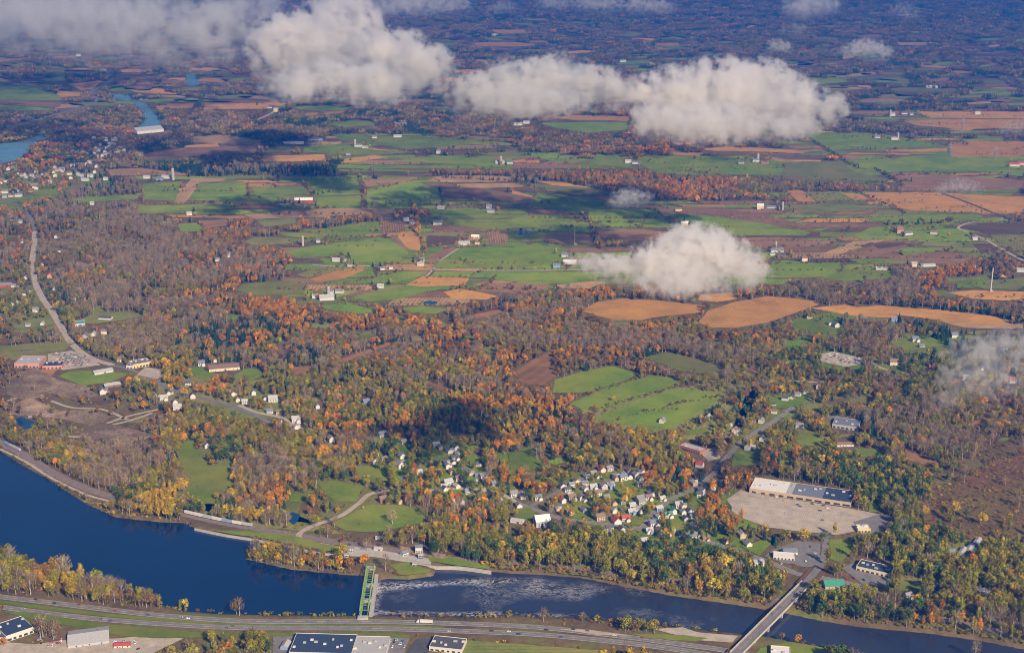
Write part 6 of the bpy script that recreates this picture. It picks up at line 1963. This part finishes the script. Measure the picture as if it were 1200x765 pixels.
# single trees that catch the eye
SOLO = [(979, 629, 'yellow', ('tall', 0), 23), (719, 470, 'yellow', ('leafy', 1), 12), (1057, 614, 'red', ('leafy', 2), 11), (475, 587, 'red', ('leafy', 0), 10), (401, 637, 'red', ('leafy', 3), 9), (412, 640, 'rust', ('leafy', 3), 7), (452, 668, 'bare', ('bare', 1), 24), (430, 646, 'bare', ('bare', 2), 20),
        (217, 716, 'yellow', ('leafy', 0), 17), (234, 527, 'orange', ('leafy', 2), 17), (187, 540, 'yellow', ('leafy', 1), 18), (185, 520, 'orange', ('leafy', 2), 16), (182, 513, 'yellow', ('leafy', 3), 15), (180, 455, 'orange', ('leafy', 3), 20), (200, 462, 'orange', ('leafy', 0), 20), (216, 466, 'orange', ('leafy', 1), 19),
        (210, 458, 'rust', ('leafy', 1), 18), (252, 452, 'orange', ('leafy', 2), 18), (217, 440, 'orange', ('leafy', 2), 17), (215, 428, 'yellow', ('leafy', 2), 18), (135, 415, 'yellow', ('leafy', 2), 16), (141, 417, 'yellow', ('leafy', 1), 17), (321, 464, 'yellow', ('tall', 1), 21), (35, 396, 'yellow', ('leafy', 0), 15), (60, 305, 'orange', ('leafy', 1), 14), (80, 315, 'orange', ('leafy', 1), 12), (42, 312, 'orange', ('leafy', 0), 13), (32, 362, 'yellow', ('leafy', 0), 16),
        (987, 282, 'orange', ('leafy', 0), 18), (1112, 280, 'orange', ('leafy', 2), 18), (539, 314, 'orange', ('leafy', 1), 8), (1058, 264, 'orange', ('tall', 0), 17), (1070, 266, 'orange', ('tall', 1), 16), (485, 560, 'orange', ('leafy', 1), 17), (486, 553, 'orange', ('leafy', 2), 16), (577, 556, 'yellow', ('leafy', 2), 18), (462, 589, 'green', ('leafy', 1), 24), (464, 575, 'olive', ('leafy', 2), 22), (411, 505, 'orange', ('leafy', 0), 18), (407, 512, 'red', ('leafy', 2), 16),
        (735, 682, 'yellow', ('tall', 1), 11), (637, 728, 'bare', ('bare', 0), 19), (683, 729, 'bare', ('bare', 1), 14), (736, 739, 'olive', ('leafy', 3), 21), (744, 741, 'rust', ('leafy', 1), 18), (935, 754, 'orange', ('leafy', 1), 14), (916, 749, 'rust', ('leafy', 2), 10), (862, 622, 'orange', ('tall', 0), 24), (855, 628, 'orange', ('leafy', 0), 22), (868, 612, 'orange', ('tall', 1), 22), (687, 545, 'yellow', ('leafy', 0), 22), (680, 547, 'yellow', ('leafy', 2), 20), (710, 545, 'orange', ('tall', 0), 22),
        (1143, 770, 'bare', ('bare', 3), 22), (816, 645, 'green', ('leafy', 0), 18), (1114, 640, 'olive', ('leafy', 1), 30), (1182, 690, 'yellow', ('leafy', 0), 28), (1074, 714, 'orange', ('leafy', 2), 22), (5, 757, 'orange', ('leafy', 2), 12), (310, 764, 'green', ('leafy', 3), 20), (300, 766, 'green', ('leafy', 0), 18)]
for u, v, kn, fk, h in SOLO:
    x, y = G(u, v)
    trees.append((x, y, kn, fk, h, project(x, y, 0)[2], u, v))

# ------------------------------------------------------------ the trees that show largest are things of their own
AREA = [('on the wooded spit between river and highway', lambda u, v: u < 330 and 640 < v < 735), ('on the narrow island by the dam', lambda u, v: 285 < u < 432 and 640 < v < 680), ('on the north bank above the rapids', lambda u, v: 500 < u < 900 and 625 < v < 712), ('between the bridge road and the right bank', lambda u, v: 900 <= u < 1060 and 655 < v),
        ('in the woods by the lower right edge', lambda u, v: u >= 1060 and v > 600), ('beside the plaza car park', lambda u, v: 940 < u < 1060 and v <= 660), ('south of the highway', lambda u, v: v > 720), ('along the railway by the blue bay', lambda u, v: u < 300 and 560 < v <= 640), ('above the canal lawn', lambda u, v: 300 <= u < 640 and 560 < v <= 680), ('in the riverside village', lambda u, v: True)]
WORD = {'bare': 'bare grey tree', 'rust': 'rusty brown tree', 'orange': 'bright orange tree', 'yellow': 'yellow autumn tree', 'olive': 'olive leaved tree', 'green': 'dark green leafy tree', 'ever': 'dark evergreen tree', 'shrub': 'brown bush', 'red': 'small red maple'}
NAME = {'ever': 'evergreen_tree', 'bare': 'bare_tree', 'shrub': 'bush'}
cand = [i for i, q in enumerate(trees) if -5 < q[6] < 1205 and q[7] < 790 and q[2] != 'shrub' and q[3][0] != 'bush']
cand.sort(key=lambda i: -trees[i][4] / trees[i][5])
solo_n = len(SOLO)
own = set(cand[:245]) | {i for i in range(len(trees) - solo_n, len(trees))}
crown_me, trunk_me = {}, {}
for i in sorted(own):
    x, y, kn, fk, h, dd_, u, v = trees[i]
    ck = (fk, kn)
    if ck not in crown_me:
        (cb, cs), tb = FORMS[fk]
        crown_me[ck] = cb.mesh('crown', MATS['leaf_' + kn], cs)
        if fk not in trunk_me:
            trunk_me[fk] = tb.mesh('trunk', MATS['pale_bark'] if fk[0] == 'bare' else MATS['bark'])
    area = next(a for a, f in AREA if f(u, v))
    t = thing(NAME.get(kn, 'broadleaf_tree'), f'{WORD[kn]} {area}', 'tree', (x, y, 0), random.uniform(0, 6.28), ('trees ' + area)[:60], (u, v))
    t.scale = (h * random.uniform(.9, 1.12), h * random.uniform(.9, 1.12), h)
    for nm, me in (('trunk', trunk_me[fk]), ('crown', crown_me[ck])):
        o = bpy.data.objects.new(nm, me)
        C.objects.link(o)
        o.parent = t


# ------------------------------------------------------------ all other trees: one woodland
def tint_of(kn):
    c = TINT[kn]
    k = random.lognormvariate(0, .20)
    j = random.gauss(0, .07)
    return (min(.8, c[0] * k * (1 + j)), min(.8, c[1] * k), min(.8, c[2] * k * (1 - j)), 1)


def scatter(name, P, label):
    """P: x, y, proto index, scale xyz, tint; one point each, a tree grows on every point"""
    n = len(P)
    me = bpy.data.meshes.new(name)
    me.vertices.add(n)
    me.vertices.foreach_set('co', np.array([(q[0], q[1], 0) for q in P], np.float32).ravel())
    a = me.attributes.new('form', 'INT', 'POINT')
    a.data.foreach_set('value', np.array([q[2] for q in P], np.int32))
    a = me.attributes.new('size', 'FLOAT_VECTOR', 'POINT')
    a.data.foreach_set('vector', np.array([q[3] for q in P], np.float32).ravel())
    a = me.attributes.new('turn', 'FLOAT_VECTOR', 'POINT')
    a.data.foreach_set('vector', np.array([(random.gauss(0, .03), random.gauss(0, .03), random.uniform(0, 6.283)) for _ in P], np.float32).ravel())
    a = me.attributes.new('tint', 'FLOAT_COLOR', 'POINT')
    a.data.foreach_set('color', np.array([q[4] for q in P], np.float32).ravel())
    o = bpy.data.objects.new(name, me)
    C.objects.link(o)
    o['kind'] = 'stuff'
    o['label'] = label
    ng = bpy.data.node_groups.new(name, 'GeometryNodeTree')
    ng.interface.new_socket('Geometry', in_out='INPUT', socket_type='NodeSocketGeometry')
    ng.interface.new_socket('Geometry', in_out='OUTPUT', socket_type='NodeSocketGeometry')
    gi, go = ng.nodes.new('NodeGroupInput'), ng.nodes.new('NodeGroupOutput')
    jn = ng.nodes.new('GeometryNodeJoinGeometry')

    def attr(nm, typ):
        k = ng.nodes.new('GeometryNodeInputNamedAttribute')
        k.data_type = typ
        k.inputs['Name'].default_value = nm
        return k.outputs['Attribute']
    fm, sz, tn = attr('form', 'INT'), attr('size', 'FLOAT_VECTOR'), attr('turn', 'FLOAT_VECTOR')
    for k in sorted({q[2] for q in P}):
        cp = ng.nodes.new('FunctionNodeCompare')
        cp.data_type, cp.operation = 'INT', 'EQUAL'
        ng.links.new(fm, cp.inputs[2])
        cp.inputs[3].default_value = k
        ob = ng.nodes.new('GeometryNodeObjectInfo')
        ob.inputs['Object'].default_value = PROTO[k]
        ob.inputs['As Instance'].default_value = True
        ip = ng.nodes.new('GeometryNodeInstanceOnPoints')
        ng.links.new(gi.outputs[0], ip.inputs['Points'])
        ng.links.new(cp.outputs[0], ip.inputs['Selection'])
        ng.links.new(ob.outputs['Geometry'], ip.inputs['Instance'])
        ng.links.new(tn, ip.inputs['Rotation'])
        ng.links.new(sz, ip.inputs['Scale'])
        ng.links.new(ip.outputs[0], jn.inputs[0])
    ng.links.new(jn.outputs[0], go.inputs[0])
    md = o.modifiers.new('trees', 'NODES')
    md.node_group = ng
    return o


P = []
for i, (x, y, kn, fk, h, dd_, u, v) in enumerate(trees):
    if i in own:
        continue
    wx = h * random.uniform(.85, 1.2)
    P.append((x, y, PROTO_ID[fk], (wx, wx * random.uniform(.9, 1.1), h), tint_of(kn)))
scatter('woodland', P, 'autumn woodland of bare, orange, olive and evergreen trees over the valley')
P = [(x, y, PROTO_ID[fk], (h * random.uniform(.8, 1.3),) * 2 + (h * random.uniform(.7, 1),), tint_of(kn)) for x, y, kn, fk, h in BUSH]
scatter('undergrowth', P, 'brown and olive undergrowth at the wood edges and river banks')

# the far woods: stands of a dozen trees
P = []
for y0, y1, gap, sc in ((4300, 6500, 24, 15), (6500, 9500, 30, 17), (9500, 16500, 46, 20)):
    X, Y, U, V, D = sample(y0, y1, gap, 30)
    K = choose(X, Y, U, V)
    keep = RNG.random(len(X)) < np.clip(pix(THIN, U, V), 0, 1) * .97
    for f in (0, 9, 16):
        uu, vv, _ = project(X, Y, float(f))
        c = pix(CLEAR, uu, vv)
        keep &= RNG.random(len(X)) >= np.where(vv < 0, 0, c)
    X, Y, K = X[keep], Y[keep], K[keep]
    for x, y, k in zip(X, Y, K):
        kn = KINDS_T[k]
        gi = random.choice([4, 5] if kn == 'ever' else [2, 3] if kn == 'bare' else [0, 1])
        s = sc * random.uniform(.8, 1.2)
        P.append((x, y, PROTO_ID['grove', gi], (s * 1.05, s * 1.05, s * (.4 if kn == 'shrub' else 1)), tint_of(kn)))
scatter('far_woodland', P, 'far woods fading into blue haze towards the top')
print('TREES', len(trees), 'BUSH', len(BUSH), 'GROVES', len(P))

# ------------------------------------------------------------ clouds below the aircraft, and the air
def cloud(name, label, h, blobs, dens, edge=.35, amp=1.5, fine=1.0, group=None, tone=(.97, .945, .92)):
    """blobs: photo centre, half width and half height in photo pixels; each becomes a puff at its own height and depth"""
    E = []
    for q in blobs:
        u, v, ru, rv = q[:4]
        dh = q[4] if len(q) > 4 else 0
        dx, dy, dz = ray(u, v)
        t_ = (h + dh - CAM_H) / dz
        k = t_ / FPX
        E.append(((dx * t_, dy * t_, h + dh), (ru * k * 1.1, max(ru, rv) * k * .95, rv * k * 1.15)))
    c0 = np.mean([e[0] for e in E], 0)
    bm = bmesh.new()
    for c, r in E:
        m4 = Matrix.Translation(Vector(c) - Vector(c0)) @ Matrix.Diagonal((r[0] * 1.06, r[1] * 1.06, r[2] * 1.06, 1))
        bmesh.ops.create_icosphere(bm, subdivisions=3, radius=1, matrix=m4)
    me = bpy.data.meshes.new(name)
    bm.to_mesh(me)
    bm.free()
    o = bpy.data.objects.new(name, me)
    C.objects.link(o)
    o.location = c0
    rs = [min(e[1]) for e in E]
    md = o.modifiers.new('merge', 'REMESH')
    md.mode = 'VOXEL'
    md.voxel_size = max(4.0, float(np.median(rs)) / 5)
    md.use_smooth_shade = True
    m, t, out = mat_new(name + '_vapour')
    p = position(t)
    best = None
    for c, r in E:
        vm = N(t, 'ShaderNodeVectorMath', operation='MULTIPLY_ADD')
        t.links.new(p, vm.inputs[0])
        vm.inputs[1].default_value = tuple(1 / q for q in r)
        vm.inputs[2].default_value = tuple(-a / q for a, q in zip(c, r))
        ln = N(t, 'ShaderNodeVectorMath', operation='LENGTH')
        t.links.new(vm.outputs[0], ln.inputs[0])
        f = math_n(t, 'SUBTRACT', 1.0, ln.outputs['Value'])
        if best is None:
            best = f
        else:
            sm = N(t, 'ShaderNodeMath', operation='SMOOTH_MAX')
            t.links.new(best, sm.inputs[0])
            t.links.new(f, sm.inputs[1])
            sm.inputs[2].default_value = .15
            best = sm.outputs[0]
    R = float(np.median(rs))
    n1 = noise(t, p, 2.3 * fine / R, 8, .62)
    k = math_n(t, 'ADD', math_n(t, 'SUBTRACT', math_n(t, 'MULTIPLY', best, .85), .20), math_n(t, 'MULTIPLY', math_n(t, 'SUBTRACT', n1, .50), amp * 2.3))
    n2 = noise(t, p, 9.0 * fine / R, 4, .6)
    k = math_n(t, 'ADD', k, math_n(t, 'MULTIPLY', math_n(t, 'SUBTRACT', n2, .5), .70))
    zz = N(t, 'ShaderNodeSeparateXYZ')
    t.links.new(p, zz.inputs[0])
    lo = min(c[2] - r[2] for c, r in E)
    hi = max(c[2] + r[2] for c, r in E)
    g = math_n(t, 'MULTIPLY', math_n(t, 'SUBTRACT', zz.outputs[2], lo + .08 * (hi - lo)), 1 / (.55 * (hi - lo)), True)
    k = math_n(t, 'MULTIPLY', k, math_n(t, 'MULTIPLY', math_n(t, 'ADD', g, .30), 1.2 / edge))
    # the vapour has thinned to nothing where the puff's outline ends
    guard = math_n(t, 'MULTIPLY', best, 7.0, True)
    k = math_n(t, 'MULTIPLY', math_n(t, 'MAXIMUM', math_n(t, 'MINIMUM', k, 1.0), 0.0), guard)
    pv = N(t, 'ShaderNodeVolumePrincipled')
    pv.inputs['Color'].default_value = (*tone, 1)
    pv.inputs['Anisotropy'].default_value = .35
    # firm heads over bases that dissolve
    n3 = noise(t, p, 1.15 * fine / R, 3, .5)
    k = math_n(t, 'MULTIPLY', k, math_n(t, 'ADD', math_n(t, 'MULTIPLY', math_n(t, 'SUBTRACT', n3, .36), 4.2, True), .06))
    k = math_n(t, 'MULTIPLY', k, math_n(t, 'ADD', math_n(t, 'MULTIPLY', g, .9), .12))
    t.links.new(math_n(t, 'MULTIPLY', k, dens * 1.15), pv.inputs['Density'])
    t.links.new(pv.outputs[0], out.inputs['Volume'])
    for a in (m, getattr(m, 'cycles', None)):
        if a is not None and hasattr(a, 'volume_step_rate'):
            a.volume_step_rate = .16
    o.data.materials.append(m)
    thing('', label, 'cloud', group=group or 'clouds drifting over the valley', uv=(blobs[0][0], blobs[0][1]), obj=o)
    return o


cloud('cloud', 'long grey ragged cloud bank across the upper left corner', 420, [(-20, 15, 90, 50), (60, 30, 95, 48), (140, 38, 90, 45), (215, 45, 75, 42), (262, 38, 45, 40), (100, -5, 140, 30), (280, 10, 70, 16)], .0115, .6, 1.9, 1.0)
cloud('cloud', 'towering cream cumulus cloud left of centre at the top', 400, [(395, 45, 62, 52), (352, 58, 55, 40), (455, 72, 60, 40), (495, 80, 42, 34), (385, 95, 60, 26), (440, 100, 50, 26), (320, 60, 34, 45), (405, 10, 40, 26), (340, 100, 40, 20)], .044, .4, 1.5)
cloud('cloud', 'wide cream cloud over the far tan field right of the tall cumulus', 370, [(600, 105, 56, 36), (560, 112, 42, 28), (650, 100, 58, 36), (700, 105, 48, 28), (625, 120, 70, 20), (735, 110, 34, 24)], .032, .45, 1.6)
cloud('cloud', 'large bright cumulus cloud with grey base right of centre', 350, [(845, 115, 72, 46), (790, 120, 55, 42), (890, 110, 60, 40), (935, 128, 48, 34), (970, 128, 26, 22), (830, 145, 80, 24), (900, 150, 60, 16), (765, 145, 32, 26)], .044, .38, 1.5)
cloud('cloud', 'low white cloud drifting alone over the middle fields', 410, [(815, 305, 64, 42), (850, 312, 52, 34), (770, 315, 52, 30), (720, 314, 44, 15), (685, 306, 26, 9), (820, 288, 40, 26), (800, 330, 62, 18), (880, 322, 28, 20)], .095, .6, 1.7)
cloud('cloud', 'thin grey wisp of mist by the right edge above the scrub', 300, [(1150, 425, 50, 34), (1185, 410, 40, 26), (1125, 450, 32, 26), (1165, 450, 44, 22), (1205, 425, 30, 30), (1110, 470, 20, 14)], .028, .7, 1.9)
cloud('cloud', 'tiny low cloud puff above the hedge of the middle fields', 390, [(740, 233, 27, 13), (725, 238, 16, 9), (755, 232, 14, 9)], .045, .6, 1.6)
cloud('cloud', 'small bright cloud puff over the distant woods to the right', 400, [(1015, 58, 28, 13), (1035, 62, 16, 9), (997, 60, 16, 8)], .026, .5, 1.5)
cloud('cloud', 'little round cloud puff left of the small bright one', 400, [(912, 54, 15, 10), (922, 57, 10, 7)], .028, .5, 1.4)
cloud('cloud', 'pale cloud cut by the top edge right of centre', 420, [(950, 8, 36, 18), (935, 14, 22, 12), (968, 6, 20, 16), (930, 36, 18, 10)], .012, .5, 1.5)
cloud('cloud', 'faint cloud wisp over the right hand fields', 330, [(1125, 220, 27, 11), (1105, 223, 14, 7), (1143, 222, 13, 8)], .026, .8, 1.8)
cloud('cloud', 'faint cloud wisp at the right edge beyond the tan fields', 330, [(1192, 152, 22, 15), (1178, 155, 12, 8)], .011, .8, 1.8)
cloud('cloud', 'flat cloud strip at the top edge right of the tall cumulus', 430, [(490, 8, 50, 16), (455, 10, 34, 14), (530, 6, 30, 12)], .014, .6, 1.7)
cloud('cloud', 'small faded cloud at the top edge near the middle', 430, [(592, 9, 20, 10), (580, 12, 12, 7)], .009, .6, 1.5)
cloud('cloud', 'row of thin cloud puffs at the top edge right of the middle', 430, [(650, 5, 26, 9), (700, 6, 36, 10), (750, 7, 34, 13), (775, 10, 20, 10)], .014, .7, 1.8)
cloud('cloud', 'hazy cloud scrap at the top right over the blue woods', 430, [(1058, 14, 18, 12), (1070, 18, 12, 7)], .008, .7, 1.7)

# the air of the valley
b = MB()
b.box(-44000, 44000, -9500, 47000, -9.0, CAM_H + 25)
m, t, out = mat_new('air')
pv = N(t, 'ShaderNodeVolumePrincipled')
pv.inputs['Color'].default_value = (.008, .128, .54, 1)
pv.inputs['Density'].default_value = 1.2e-4
pv.inputs['Anisotropy'].default_value = .15
t.links.new(pv.outputs[0], out.inputs['Volume'])
struct(b.build('haze', m), 'stuff')

settle_labels()
